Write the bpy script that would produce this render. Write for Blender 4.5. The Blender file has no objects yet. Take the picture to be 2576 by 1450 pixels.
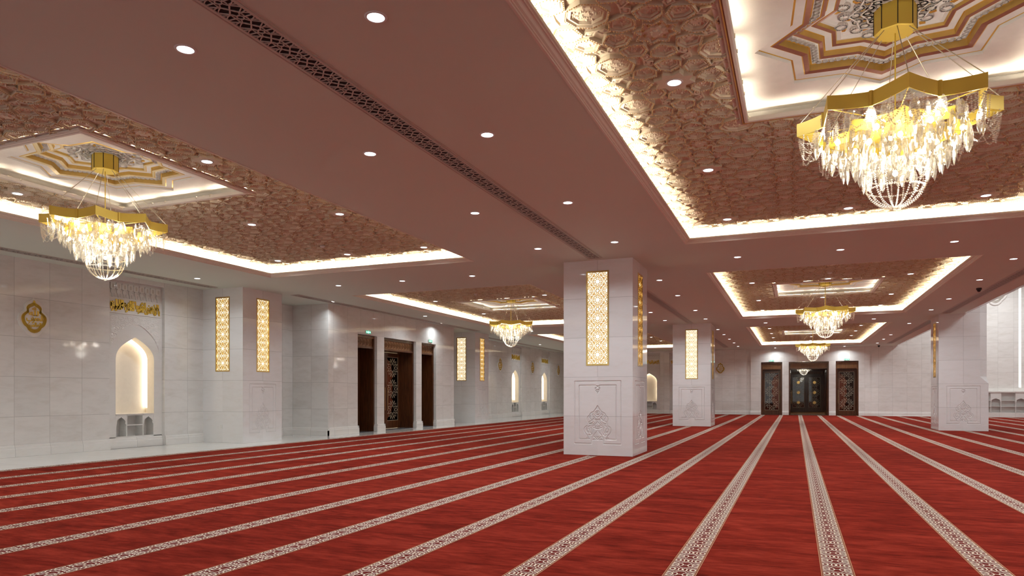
import bpy, math, random
import numpy as np
from mathutils import Vector, Matrix
random.seed(7)
rng = np.random.default_rng(11)
SC = bpy.context.scene
COL = SC.collection
PI = math.pi
H = 4.75          # flat ceiling height
YF = 52.8         # far wall
XW = -17.1        # left wall
XD = -15.5        # left door wall and pier face
XC = 6.28         # right edge of the flat ceiling
XR = 17.0         # far side of the tall hall
ZT = 9.5          # ceiling of the tall hall
Y0 = -6.0

# ------------------------------------------------------------------ materials
class NT:
    def __init__(s, name):
        s.m = bpy.data.materials.new(name); s.m.use_nodes = True
        s.n = s.m.node_tree.nodes; s.l = s.m.node_tree.links
        s.b = s.n.get('Principled BSDF'); s.out = s.n.get('Material Output')
    def node(s, t, **kw):
        n = s.n.new(t)
        for k, v in kw.items(): setattr(n, k, v)
        return n
    def link(s, a, b): s.l.new(a, b)
    def math(s, op, a, b=None, c=None):
        n = s.n.new('ShaderNodeMath'); n.operation = op
        for i, v in enumerate((a, b, c)):
            if v is None: continue
            if hasattr(v, 'links'): s.l.new(v, n.inputs[i])
            else: n.inputs[i].default_value = v
        return n.outputs[0]
    def mix(s, f, a, b):
        n = s.n.new('ShaderNodeMix'); n.data_type = 'RGBA'
        for i, v in ((0, f), (6, a), (7, b)):
            if hasattr(v, 'links'): s.l.new(v, n.inputs[i])
            elif i == 0: n.inputs[0].default_value = v
            else: n.inputs[i].default_value = (*v, 1)
        return n.outputs[2]
    def noise(s, vec, scale, detail=4, rough=.55, dist=0):
        n = s.n.new('ShaderNodeTexNoise'); n.inputs['Scale'].default_value = scale
        n.inputs['Detail'].default_value = detail; n.inputs['Roughness'].default_value = rough
        n.inputs['Distortion'].default_value = dist
        s.l.new(vec, n.inputs['Vector']); return n.outputs[0]
    def ramp(s, f, stops):
        n = s.n.new('ShaderNodeValToRGB'); e = n.color_ramp.elements
        while len(e) < len(stops): e.new(.5)
        for x, (p, c) in zip(e, stops): x.position = p; x.color = (*c, 1)
        s.l.new(f, n.inputs[0]); return n.outputs[0]
    def mapping(s, vec, sc=(1, 1, 1), rot=(0, 0, 0)):
        n = s.n.new('ShaderNodeMapping'); n.inputs['Scale'].default_value = sc; n.inputs['Rotation'].default_value = rot
        s.l.new(vec, n.inputs[0]); return n.outputs[0]
    def set(s, **kw):
        for k, v in kw.items():
            i = s.b.inputs[k.replace('_', ' ')]
            if hasattr(v, 'links'): s.l.new(v, i)
            elif isinstance(v, tuple) and len(v) == 3: i.default_value = (*v, 1)
            else: i.default_value = v
    def bump(s, h, strength=.3, dist=.02):
        n = s.n.new('ShaderNodeBump'); n.inputs['Strength'].default_value = strength; n.inputs['Distance'].default_value = dist
        s.l.new(h, n.inputs['Height']); s.l.new(n.outputs[0], s.b.inputs['Normal'])

def plain(name, col, rough=.5, metal=0., spec=.5, var=.06, scale=9., **kw):
    t = NT(name); tc = t.node('ShaderNodeTexCoord')
    f = t.noise(tc.outputs['Object'], scale)
    c = t.mix(f, tuple(x*(1-var) for x in col), tuple(min(1, x*(1+var)) for x in col))
    t.set(Base_Color=c, Roughness=rough, Metallic=metal)
    t.b.inputs['Specular IOR Level'].default_value = spec
    for k, v in kw.items(): t.b.inputs[k].default_value = v
    return t.m

def emit(name, col, strength):
    t = NT(name); tc = t.node('ShaderNodeTexCoord')
    f = t.noise(tc.outputs['Object'], 3)
    e = t.node('ShaderNodeEmission'); e.inputs['Strength'].default_value = strength
    t.link(t.mix(f, tuple(x*.985 for x in col), col), e.inputs['Color']); t.link(e.outputs[0], t.out.inputs[0])
    return t.m

def marble(name, col=(.80, .79, .765), sp=.84, off=0., zsp=.957, obj=False, only_above=None, rough=.05, vein=.10, joint=.56, jw=.0035, floor=False):
    t = NT(name)
    if obj: vec = t.node('ShaderNodeTexCoord').outputs['Object']
    else: vec = t.node('ShaderNodeNewGeometry').outputs['Position']
    sx = t.node('ShaderNodeSeparateXYZ'); t.link(vec, sx.inputs[0])
    if obj: nrm = t.node('ShaderNodeTexCoord').outputs['Normal']
    else: nrm = t.node('ShaderNodeNewGeometry').outputs['True Normal']
    sn = t.node('ShaderNodeSeparateXYZ'); t.link(nrm, sn.inputs[0])
    isx = t.math('GREATER_THAN', t.math('ABSOLUTE', sn.outputs[0]), .6)
    u = t.math('ADD', t.math('MULTIPLY', sx.outputs[1], isx), t.math('MULTIPLY', sx.outputs[0], t.math('SUBTRACT', 1., isx)))
    v = sx.outputs[1] if floor else sx.outputs[2]
    if floor: u = sx.outputs[0]
    uu = t.math('DIVIDE', t.math('SUBTRACT', u, off), sp); vv = t.math('DIVIDE', v, zsp)
    du = t.math('MULTIPLY', t.math('ABSOLUTE', t.math('SUBTRACT', uu, t.math('ROUND', uu))), sp)
    dv = t.math('MULTIPLY', t.math('ABSOLUTE', t.math('SUBTRACT', vv, t.math('ROUND', vv))), zsp)
    ju = t.math('LESS_THAN', du, jw); jv = t.math('LESS_THAN', dv, jw)
    if only_above is not None: ju = t.math('MULTIPLY', ju, t.math('GREATER_THAN', v, only_above))
    j = t.math('MAXIMUM', ju, jv)
    # tone of each slab
    cell = t.node('ShaderNodeCombineXYZ'); t.link(t.math('FLOOR', uu), cell.inputs[0]); t.link(t.math('FLOOR', vv), cell.inputs[1]); t.link(isx, cell.inputs[2])
    wn = t.node('ShaderNodeTexWhiteNoise'); t.link(cell.outputs[0], wn.inputs[0])
    # diagonal veining, shifted from slab to slab
    sh = t.node('ShaderNodeVectorMath'); sh.operation = 'MULTIPLY_ADD'; sh.inputs[1].default_value = (7, 7, 7)
    t.link(wn.outputs[1], sh.inputs[0]); t.link(vec, sh.inputs[2])
    mp = t.mapping(sh.outputs[0], (.7, .7, 2.4), (.5, .6, .3))
    n1 = t.noise(mp, 1.6, 6, .6, .6); n2 = t.noise(mp, 6, 5, .6, .3)
    vn = t.math('MULTIPLY_ADD', n1, .7, t.math('MULTIPLY', n2, .3))
    dk = tuple(c*(1-vein)*k for c, k in zip(col, (1, .985, .96))); lt = tuple(min(1, c*(1+vein*.5)) for c in col)
    c = t.ramp(vn, [(.32, dk), (.5, col), (.68, lt)])
    tone = t.math('MULTIPLY_ADD', wn.outputs[0], .07, .965)
    hs = t.node('ShaderNodeHueSaturation'); t.link(c, hs.inputs['Color']); t.link(tone, hs.inputs['Value'])
    c2 = t.mix(j, hs.outputs[0], tuple(x*joint for x in col))
    t.set(Base_Color=c2, Roughness=rough); t.b.inputs['IOR'].default_value = 1.56
    return t.m

M = {}
M['marble_left'] = marble('marble_left', off=.55)
M['marble_far'] = marble('marble_far', col=(.85, .835, .80), off=.15, sp=.85)
M['marble_pillar'] = marble('marble_pillar', col=(.86, .86, .855), sp=40, obj=True, only_above=1.914, vein=.05)
M['marble_plain'] = marble('marble_plain', sp=40, off=20, zsp=40, vein=.06)
M['marble_trim'] = marble('marble_trim', col=(.83, .815, .785), off=.55, zsp=40, vein=.05)
M['marble_floor'] = marble('marble_floor', col=(.87, .86, .83), sp=40, off=20, zsp=1.2, rough=.04, floor=True, vein=.05, joint=.8)
M['threshold'] = marble('grey_marble', col=(.34, .38, .42), sp=40, off=20, zsp=40, rough=.06, vein=.4, floor=True)
M['niche'] = plain('cream_niche_stone', (.84, .79, .70), .35)
M['plaster'] = plain('ceiling_plaster', (.71, .76, .675), .75, var=.012, scale=1.5)
M['cornice'] = plain('cornice_plaster', (.82, .76, .68), .55)
M['white'] = plain('white_plaster', (.84, .82, .78), .6)
M['carved'] = plain('carved_plaster', (.76, .69, .54), .6, var=.1, scale=30)
M['beads'] = plain('bronze_beads', (.52, .34, .15), .45, .3, scale=40)
M['copper'] = plain('copper_paint', (.36, .17, .12), .35, .55, scale=14, var=.2)
M['pale_lit'] = plain('pale_lit_band', (.80, .66, .38), .4, .35, scale=14, var=.12)
M['gold_leaf'] = plain('gold_leaf', (.72, .50, .16), .42, .75, scale=8, var=.18)
M['gold_line'] = plain('gold_line', (.80, .50, .09), .35, .8, scale=20)
M['gold'] = plain('brass_screen', (.78, .55, .20), .22, .95, scale=6)
M['gold_text'] = plain('gilt_lettering', (.80, .54, .07), .4, .35, scale=20)
M['ring_gold'] = plain('brushed_gold', (.80, .59, .10), .42, .35, scale=5, var=.05)
M['grille'] = plain('grille_paint', (.60, .56, .50), .5)
M['dark'] = plain('painted_dark', (.012, .010, .010), .9)
M['black'] = plain('black_plastic', (.02, .02, .022), .25)
M['plastic'] = plain('white_plastic', (.80, .80, .78), .4)
M['steel'] = plain('cable_steel', (.62, .56, .45), .35, .9)
M['handle'] = plain('gilt_handle', (.80, .58, .28), .25, .95)
M['cream_line'] = plain('etched_line', (.72, .63, .46), .4, .4)

def wood(name, a, b, rough=.22):
    t = NT(name); tc = t.node('ShaderNodeTexCoord')
    mp = t.mapping(tc.outputs['Object'], (14, 14, 1.1)); n = t.noise(mp, 1.6, 6, .6, .4)
    t.set(Base_Color=t.ramp(n, [(.3, a), (.7, b)]), Roughness=rough)
    return t.m
M['wood'] = wood('dark_walnut', (.052, .016, .006), (.125, .042, .014))
M['wood_carved'] = wood('carved_walnut', (.13, .052, .018), (.25, .11, .04), .35)
M['wood_red'] = wood('mahogany_panel', (.085, .02, .009), (.15, .035, .014))

def carpet_mat():
    t = NT('red_carpet'); tc = t.node('ShaderNodeTexCoord'); v = tc.outputs['Object']
    a = t.noise(t.mapping(v, (.8, 2.6, 1)), 1.3, 6, .62, .8)
    b = t.noise(t.mapping(v, (1.5, 6, 1)), 3.0, 5, .6, .4)
    c = t.noise(v, 240, 2); big = t.noise(v, .22, 2)
    f = t.math('ADD', t.math('ADD', t.math('MULTIPLY', a, .45), t.math('MULTIPLY', b, .30)), t.math('ADD', t.math('MULTIPLY', c, .10), t.math('MULTIPLY', big, .15)))
    col = t.ramp(f, [(.39, (.095, .0065, .0036)), (.5, (.19, .0165, .0092)), (.61, (.295, .034, .0195))])
    t.set(Base_Color=col, Roughness=.95); t.b.inputs['Specular IOR Level'].default_value = .02
    t.b.inputs['Sheen Weight'].default_value = .03; t.b.inputs['Sheen Roughness'].default_value = .4
    t.b.inputs['Sheen Tint'].default_value = (1, .45, .35, 1)
    t.bump(t.noise(v, 300, 2), .35, .004)
    return t.m
M['carpet'] = carpet_mat()
M['stripe'] = plain('cream_yarn', (.86, .76, .64), .95, scale=120, spec=.1)
M['stripe_tan'] = plain('tan_yarn', (.60, .33, .19), .95, scale=120, spec=.1)
M['stripe_dark'] = plain('maroon_yarn', (.15, .014, .010), .95, scale=60, spec=.1)

M['led'] = emit('cove_light', (1., .86, .66), 75.)
M['led_niche'] = emit('niche_light', (1., .84, .62), 7.)
M['led_slot'] = emit('slot_light', (1., .90, .76), 6.)
M['lens'] = emit('lamp_lens', (.93, .98, 1.), 9.)
M['glow'] = emit('backlit_panel', (1., .90, .66), 1.9)
M['exit_green'] = emit('exit_sign_green', (.04, .62, .36), 1.1)
M['exit_white'] = emit('exit_sign_white', (.85, 1., .97), 2.2)
M['bulb'] = emit('chandelier_bulb', (1., .93, .80), 5.)

def crystal_mat():
    t = NT('cut_crystal'); tc = t.node('ShaderNodeTexCoord')
    f = t.noise(tc.outputs['Object'], 14, 2); col = t.mix(f, (1., .96, .86), (1., 1., 1.))
    tr = t.node('ShaderNodeBsdfTransparent'); gl = t.node('ShaderNodeBsdfGlossy'); gl.inputs['Roughness'].default_value = .025
    tl = t.node('ShaderNodeBsdfTranslucent'); df = t.node('ShaderNodeBsdfDiffuse')
    for n_ in (tr, gl, tl, df): t.link(col, n_.inputs[0])
    lw = t.node('ShaderNodeLayerWeight'); lw.inputs[0].default_value = .45
    m1 = t.node('ShaderNodeMixShader'); m1.inputs[0].default_value = .5; t.link(tl.outputs[0], m1.inputs[1]); t.link(df.outputs[0], m1.inputs[2])
    m2 = t.node('ShaderNodeMixShader'); m2.inputs[0].default_value = .74; t.link(m1.outputs[0], m2.inputs[1]); t.link(gl.outputs[0], m2.inputs[2])
    m3 = t.node('ShaderNodeMixShader'); t.link(t.math('MULTIPLY_ADD', lw.outputs[1], .62, .22), m3.inputs[0]); t.link(tr.outputs[0], m3.inputs[1]); t.link(m2.outputs[0], m3.inputs[2])
    t.link(m3.outputs[0], t.out.inputs[0]); return t.m
M['crystal'] = crystal_mat()

def pane_mat(name, tint):
    t = NT(name); tc = t.node('ShaderNodeTexCoord')
    tr = t.node('ShaderNodeBsdfTransparent'); gl = t.node('ShaderNodeBsdfGlossy'); gl.inputs['Roughness'].default_value = .02
    f = t.noise(tc.outputs['Object'], 2); t.link(t.mix(f, tuple(x*.97 for x in tint), tint), tr.inputs[0])
    fr = t.node('ShaderNodeFresnel'); fr.inputs[0].default_value = 1.5
    mx = t.node('ShaderNodeMixShader'); t.link(t.math('ADD', fr.outputs[0], .005), mx.inputs[0]); t.link(tr.outputs[0], mx.inputs[1]); t.link(gl.outputs[0], mx.inputs[2])
    t.link(mx.outputs[0], t.out.inputs[0]); return t.m
M['pane'] = pane_mat('door_glass', (.86, .88, .86))

# ------------------------------------------------------------------ mesh tools
class MB:
    def __init__(s): s.v = []; s.f = []; s.m = []
    def vert(s, p): s.v.append(tuple(p)); return len(s.v)-1
    def poly(s, pts, mi=0):
        b = len(s.v); s.v.extend(tuple(p) for p in pts); s.f.append(tuple(range(b, b+len(pts)))); s.m.append(mi)
    def box(s, x0, x1, y0, y1, z0, z1, mi=0, skip=''):
        p = [(x, y, z) for z in (z0, z1) for y in (y0, y1) for x in (x0, x1)]
        b = len(s.v); s.v.extend(p)
        for k, q in (('b', (0, 2, 3, 1)), ('t', (4, 5, 7, 6)), ('s', (0, 1, 5, 4)), ('n', (2, 6, 7, 3)), ('w', (0, 4, 6, 2)), ('e', (1, 3, 7, 5))):
            if k not in skip: s.f.append(tuple(b+i for i in q)); s.m.append(mi)
    def tube(s, pts, r, n=6, mi=0, cap=True):
        pts = [Vector(p) for p in pts]; rings = []
        for i, p in enumerate(pts):
            d = (pts[min(i+1, len(pts)-1)] - pts[max(i-1, 0)]).normalized()
            a = d.orthogonal().normalized(); c = d.cross(a)
            rr = r[i] if isinstance(r, (list, tuple)) else r
            b = len(s.v); s.v.extend(tuple(p+(a*math.cos(2*PI*k/n)+c*math.sin(2*PI*k/n))*rr) for k in range(n)); rings.append(b)
        for A, B in zip(rings, rings[1:]):
            for k in range(n): s.f.append((A+k, A+(k+1) % n, B+(k+1) % n, B+k)); s.m.append(mi)
        if cap:
            s.f.append(tuple(rings[0]+k for k in reversed(range(n)))); s.f.append(tuple(rings[-1]+k for k in range(n))); s.m += [mi, mi]
    def lathe(s, prof, n=12, mi=0, c=(0, 0, 0), flat=1.):
        rings = []
        for r, z in prof:
            b = len(s.v); s.v.extend((c[0]+r*math.cos(2*PI*k/n), c[1]+flat*r*math.sin(2*PI*k/n), c[2]+z) for k in range(n)); rings.append(b)
        for A, B in zip(rings, rings[1:]):
            for k in range(n): s.f.append((A+k, A+(k+1) % n, B+(k+1) % n, B+k)); s.m.append(mi)
        s.f.append(tuple(rings[0]+k for k in reversed(range(n)))); s.f.append(tuple(rings[-1]+k for k in range(n))); s.m += [mi, mi]
    def octa(s, p, r, rz=None, mi=0):
        x, y, z = p; rz = rz or r; b = len(s.v)
        s.v += [(x+r, y, z), (x, y+r, z), (x-r, y, z), (x, y-r, z), (x, y, z+rz), (x, y, z-rz)]
        for i in range(4):
            j = (i+1) % 4; s.f += [(b+i, b+j, b+4), (b+j, b+i, b+5)]; s.m += [mi, mi]
    def ribbon(s, pts, w, h0, h1, mp, mi=0, closed=False, ext=.4):
        """flat bars along a polyline in the plane of MP(a, b, h)"""
        pts = list(pts)
        if closed: pts = pts + [pts[0]]
        flat = h0 == h1
        for (a0, b0), (a1, b1) in zip(pts, pts[1:]):
            dx, dy = a1-a0, b1-b0; L = math.hypot(dx, dy)
            if flat: h0 = h1 = h1 + (1e-4 if len(s.f) % 2 else -1e-4) * (len(s.f) % 5) * .2 if abs(h1) < .0022 and h1 > .0009 else (.0014)
            if L < 1e-6: continue
            dx /= L; dy /= L; e = w*ext; nx, ny = -dy*w/2, dx*w/2
            P = [(a0-dx*e+nx, b0-dy*e+ny), (a0-dx*e-nx, b0-dy*e-ny), (a1+dx*e-nx, b1+dy*e-ny), (a1+dx*e+nx, b1+dy*e+ny)]
            s.poly([mp(a, b, h1) for a, b in P], mi)
            if h0 != h1:
                for i in (1, 3, 0, 2):
                    (a, b), (c, d) = P[i], P[(i+1) % 4]
                    s.poly([mp(a, b, h1), mp(a, b, h0), mp(c, d, h0), mp(c, d, h1)], mi)
    def extrude(s, outline, h0, h1, mp, mi=0, back=False):
        s.poly([mp(a, b, h1) for a, b in outline], mi); n = len(outline)
        for i in range(n):
            (a, b), (c, d) = outline[i], outline[(i+1) % n]
            s.poly([mp(a, b, h1), mp(a, b, h0), mp(c, d, h0), mp(c, d, h1)], mi)
        if back: s.poly([mp(a, b, h0) for a, b in reversed(outline)], mi)
    def facegrid(s, u0, u1, z0, z1, holes, mp, mi=0, depth=0., dmi=None):
        us = sorted({u0, u1, *[min(max(h[0], u0), u1) for h in holes], *[min(max(h[1], u0), u1) for h in holes]})
        zs = sorted({z0, z1, *[min(max(h[2], z0), z1) for h in holes], *[min(max(h[3], z0), z1) for h in holes]})
        for a, b in zip(us, us[1:]):
            for c, d in zip(zs, zs[1:]):
                m_, k_ = (a+b)/2, (c+d)/2
                if any(h[0] < m_ < h[1] and h[2] < k_ < h[3] for h in holes): continue
                s.poly([mp(a, c, 0), mp(b, c, 0), mp(b, d, 0), mp(a, d, 0)], mi)
        if depth:
            for a, b, c, d in holes:
                for (p, q), (r, t) in (((a, c), (b, c)), ((b, c), (b, d)), ((b, d), (a, d)), ((a, d), (a, c))):
                    s.poly([mp(p, q, 0), mp(r, t, 0), mp(r, t, -depth), mp(p, q, -depth)], mi if dmi is None else dmi)
    def build(s, name, mats, parent=None, loc=None, rot=0., smooth=False):
        return add(name, s.mesh(name, mats, smooth), parent, loc, rot)
    def mesh(s, name, mats, smooth=False):
        me = bpy.data.meshes.new(name); me.from_pydata(s.v, [], s.f)
        if not isinstance(mats, (list, tuple)): mats = [mats]
        for m in mats: me.materials.append(m)
        if len(mats) > 1: me.polygons.foreach_set('material_index', s.m)
        if smooth: me.polygons.foreach_set('use_smooth', [True]*len(s.f))
        me.update(); return me

def add(name, me, parent=None, loc=None, rot=0.):
    o = bpy.data.objects.new(name, me); COL.objects.link(o)
    if parent: o.parent = parent
    if loc is not None: o.location = loc
    if rot: o.rotation_euler = (0, 0, rot)
    return o
def tag(o, label=None, cat=None, group=None, kind=None):
    if label: o['label'] = label
    if cat: o['category'] = cat
    if group: o['group'] = group
    if kind: o['kind'] = kind
    return o
def thing(name, label, cat, loc=(0, 0, 0), rot=0., group=None):
    o = bpy.data.objects.new(name, None); o.empty_display_size = .2; COL.objects.link(o)
    o.location = loc; o.rotation_euler = (0, 0, rot); return tag(o, label, cat, group)
def struct(name, mb, mats, label=None, **k):
    o = mb.build(name, mats, **k); o['kind'] = 'structure'
    if label: o['label'] = label
    return o
def copy_tree(o, parent=None):
    c = o.copy(); COL.objects.link(c)
    if parent: c.parent = parent
    for ch in list(o.children): copy_tree(ch, c)
    return c
XZ = lambda a, b, h: (a, -h, b)            # upright face looking along -y
UP = lambda a, b, h: (a, b, h)
DOWN = lambda a, b, h: (a, b, -h)

def bez(p0, p1, p2, p3, n=10):
    return [tuple(((1-t)**3*a+3*(1-t)**2*t*b+3*(1-t)*t*t*c+t**3*d) for a, b, c, d in zip(p0, p1, p2, p3)) for t in [i/n for i in range(n+1)]]
def spline(P, n=6, closed=False):
    P = [np.array(p, float) for p in P]; out = []; N = len(P)
    for i in range(N if closed else N-1):
        g = lambda k: P[k % N] if closed else P[min(max(k, 0), N-1)]
        a, b, c, d = g(i-1), g(i), g(i+1), g(i+2)
        for t in np.linspace(0, 1, n, endpoint=False):
            out.append(tuple(.5*((2*b)+(-a+c)*t+(2*a-5*b+4*c-d)*t*t+(-a+3*b-3*c+d)*t**3)))
    if not closed: out.append(tuple(P[-1]))
    return out
def ring(cx, cz, r, n=16, sx=1., a0=0.): return [(cx+sx*r*math.cos(a0+2*PI*k/n), cz+r*math.sin(a0+2*PI*k/n)) for k in range(n)]
def star(r0, r1, n=8, a0=0., cx=0, cy=0):
    return [(cx+(r0 if k % 2 == 0 else r1)*math.cos(a0+PI*k/n), cy+(r0 if k % 2 == 0 else r1)*math.sin(a0+PI*k/n)) for k in range(2*n)]

def heightfield(name, x0, x1, z0, z1, res, strokes, width, depth, mat, keep=None):
    """a slab face with grooves cut along the strokes (grooves go in along +y)"""
    nx = int(round((x1-x0)/res))+1; nz = int(round((z1-z0)/res))+1
    X, Z = np.meshgrid(np.linspace(x0, x1, nx), np.linspace(z0, z1, nz)); D = np.full(X.shape, 9.)
    for st in strokes:
        for (a, b), (c, d) in zip(st, st[1:]):
            i0 = max(0, int((min(a, c)-width-x0)/res)-1); i1 = min(nx, int((max(a, c)+width-x0)/res)+3)
            j0 = max(0, int((min(b, d)-width-z0)/res)-1); j1 = min(nz, int((max(b, d)+width-z0)/res)+3)
            if i0 >= i1 or j0 >= j1: continue
            xs, zs = X[j0:j1, i0:i1], Z[j0:j1, i0:i1]; L = (c-a)**2+(d-b)**2
            t = np.clip(((xs-a)*(c-a)+(zs-b)*(d-b))/max(L, 1e-9), 0, 1)
            D[j0:j1, i0:i1] = np.minimum(D[j0:j1, i0:i1], np.hypot(xs-a-t*(c-a), zs-b-t*(d-b)))
    Y = depth*np.sqrt(np.clip(1-(D/width)**2, 0, 1))
    V = np.stack([X, Y, Z], -1).reshape(-1, 3)
    i, j = np.meshgrid(np.arange(nx-1), np.arange(nz-1)); b = (j*nx+i).ravel()
    F = np.stack([b, b+1, b+1+nx, b+nx], 1)
    if keep is not None:
        c = V[F].mean(1); F = F[keep(c[:, 0], c[:, 2])]
    me = npmesh(name, V, F); me.materials.append(mat); return me
def npmesh(name, V, F, mi=None):
    me = bpy.data.meshes.new(name); k = F.shape[1]
    me.vertices.add(len(V)); me.vertices.foreach_set('co', np.asarray(V, np.float32).ravel())
    me.loops.add(F.size); me.loops.foreach_set('vertex_index', np.asarray(F, np.int32).ravel())
    me.polygons.add(len(F)); me.polygons.foreach_set('loop_start', np.arange(0, F.size, k, dtype=np.int32))
    me.polygons.foreach_set('loop_total', np.full(len(F), k, np.int32))
    if mi is not None: me.polygons.foreach_set('material_index', np.asarray(mi, np.int32))
    me.update(calc_edges=True); return me

# ------------------------------------------------------------------ Arabic lettering
AR = {'ا': (0xFE8D, 2), 'أ': (0xFE83, 2), 'آ': (0xFE81, 2), 'ب': (0xFE8F, 4), 'ث': (0xFE99, 4), 'ح': (0xFEA1, 4), 'د': (0xFEA9, 2), 'ذ': (0xFEAB, 2), 'ر': (0xFEAD, 2),
      'ع': (0xFEC9, 4), 'ك': (0xFED9, 4), 'ل': (0xFEDD, 4), 'م': (0xFEE1, 4), 'ن': (0xFEE5, 4), 'ه': (0xFEE9, 4), 'و': (0xFEED, 2), 'ي': (0xFEF1, 4)}
def shape_arabic(s):
    out = []
    for i, ch in enumerate(s):
        if ch not in AR: out.append(ch); continue
        base, n = AR[ch]
        prev = i > 0 and s[i-1] in AR and AR[s[i-1]][1] == 4
        nxt = n == 4 and i+1 < len(s) and s[i+1] in AR
        out.append(chr(base+(0 if not prev and not nxt else 1 if prev and not nxt else 2 if nxt and not prev else 3)))
    return ''.join(reversed(out))
def text_mesh(s, width, height, thick, bold=.0):
    """one mesh of raised letters, width x height, centred, standing in the xz plane, front towards -y"""
    c = bpy.data.curves.new('lettering', 'FONT'); c.body = shape_arabic(s); c.extrude = .05; c.offset = bold; c.resolution_u = 3
    o = bpy.data.objects.new('lettering', c); COL.objects.link(o); bpy.context.view_layer.update()
    me = bpy.data.meshes.new_from_object(o.evaluated_get(bpy.context.evaluated_depsgraph_get()))
    bpy.data.objects.remove(o); bpy.data.curves.remove(c)
    co = np.empty(len(me.vertices)*3, np.float32); me.vertices.foreach_get('co', co); co = co.reshape(-1, 3)
    lo, hi = co.min(0), co.max(0); k = (co-(lo+hi)/2)/np.maximum(hi-lo, 1e-6)
    V = np.stack([k[:, 0]*width, -k[:, 2]*thick, k[:, 1]*height], 1)
    fs = [tuple(p.vertices) for p in me.polygons]; bpy.data.meshes.remove(me)
    return [tuple(map(float, v)) for v in V], fs
def letters(mb, s, x, z, w, h, thick=.012, bold=.012, dy=0., mi=0, slant=0.):
    V, fs = text_mesh(s, w, h, thick, bold); b = len(mb.v)
    mb.v += [(x+a+slant*c, dy+q, z+c) for a, q, c in V]; mb.f += [tuple(b+i for i in f) for f in fs]; mb.m += [mi]*len(fs)
# ------------------------------------------------------------------ the setting
NICHES_L = [13.96, 42.5, 48.25]
NICHES_F = [-10.36, -7.9]
DL = [(22.2, 23.52), (24.04, 26.6), (27.09, 28.43)]     # doors in the left wall (along y)
DF = [(-2.26, -.84), (-.41, 2.18), (2.61, 4.03)]        # doors in the far wall (along x)
HDL, HDF = 3.81, 3.78
LX = lambda X: (lambda a, b, h: (X+h, a, b))
FY = lambda Y: (lambda a, b, h: (a, Y-h, b))

mb = MB()
mb.facegrid(Y0, YF, 0, H, [(c-.88, c+.88, 0, 4.62) for c in NICHES_L]+[(20.6, 30.05, 0, 4.0)], LX(XW), 0, .11)
struct('wall_left', mb, M['marble_left'])
mb = MB()
mb.facegrid(20.4, 30.25, 0, H, [(a, b, 0, HDL) for a, b in DL], LX(XD), 0, .14)
mb.poly([(XW, 20.4, 0), (XD, 20.4, 0), (XD, 20.4, H), (XW, 20.4, H)])
mb.poly([(XD, 30.25, 0), (XW, 30.25, 0), (XW, 30.25, H), (XD, 30.25, H)])
struct('wall_left_doors', mb, M['marble_left'])
mb = MB()
mb.facegrid(XW, XC, 0, H, [(c-.88, c+.88, 0, 4.62) for c in NICHES_F]+[(-2.96, 5.35, 0, H)], FY(YF), 0, .11)
mb.facegrid(XC, XR, 0, ZT, [(13.17, 13.29, 1.9, ZT)], FY(YF), 0, .16)
for a, b, d in ((-2.96, 4.72, .12), (4.72, 5.35, .06)):
    mb.facegrid(a, b, 0, H, [(p, q, 0, HDF) for p, q in DF] if a < 0 else [], FY(YF-d), 0, .2)
    for x in (a, b): mb.poly([(x, YF-d, 0), (x, YF, 0), (x, YF, H), (x, YF-d, H)])
struct('wall_far', mb, M['marble_far'])
mb = MB(); mb.box(XR, XR+.3, Y0, YF, 0, ZT); struct('wall_right', mb, M['marble_far'])
mb = MB(); mb.box(XW-.3, XR, Y0-.3, Y0, 0, ZT); struct('wall_near', mb, M['marble_plain'])
mb = MB(); mb.box(XC, XC+.12, Y0, YF, H, ZT); struct('wall_upper', mb, M['marble_plain'])
mb = MB(); mb.box(XC, XR, Y0, YF, ZT, ZT+.2); struct('ceiling_tall_hall', mb, M['plaster'])

COFFERS = {  # name: (x0, x1, y0, y1)
    'front left': (-13.54, -7.26, .51, 15.25), 'front right': (-2.195, 4.06, .51, 15.25),
    'middle left': (-13.54, -7.26, 19.07, 31.4), 'middle right': (-2.195, 4.06, 19.07, 31.4),
    'far left': (-13.54, -7.26, 35.29, 50.04), 'far right': (-2.195, 4.06, 35.29, 50.04)}
mb = MB()
xs = sorted({XW, XC, *[c[i] for c in COFFERS.values() for i in (0, 1)]}); ys = sorted({Y0, YF, *[c[i] for c in COFFERS.values() for i in (2, 3)]})
for a, b in zip(xs, xs[1:]):
    for c, d in zip(ys, ys[1:]):
        if any(k[0] < (a+b)/2 < k[1] and k[2] < (c+d)/2 < k[3] for k in COFFERS.values()): continue
        mb.box(a, b, c, d, H, H+.045)
struct('ceiling', mb, M['plaster'])

PIL = [(-4.43, 17.115), (-4.43, 33.55), (6.29, 33.55)]
mb = MB(); mb.box(XW-.05, XR, Y0, YF, -.1, 0.); struct('floor', mb, M['marble_floor'])

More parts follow.
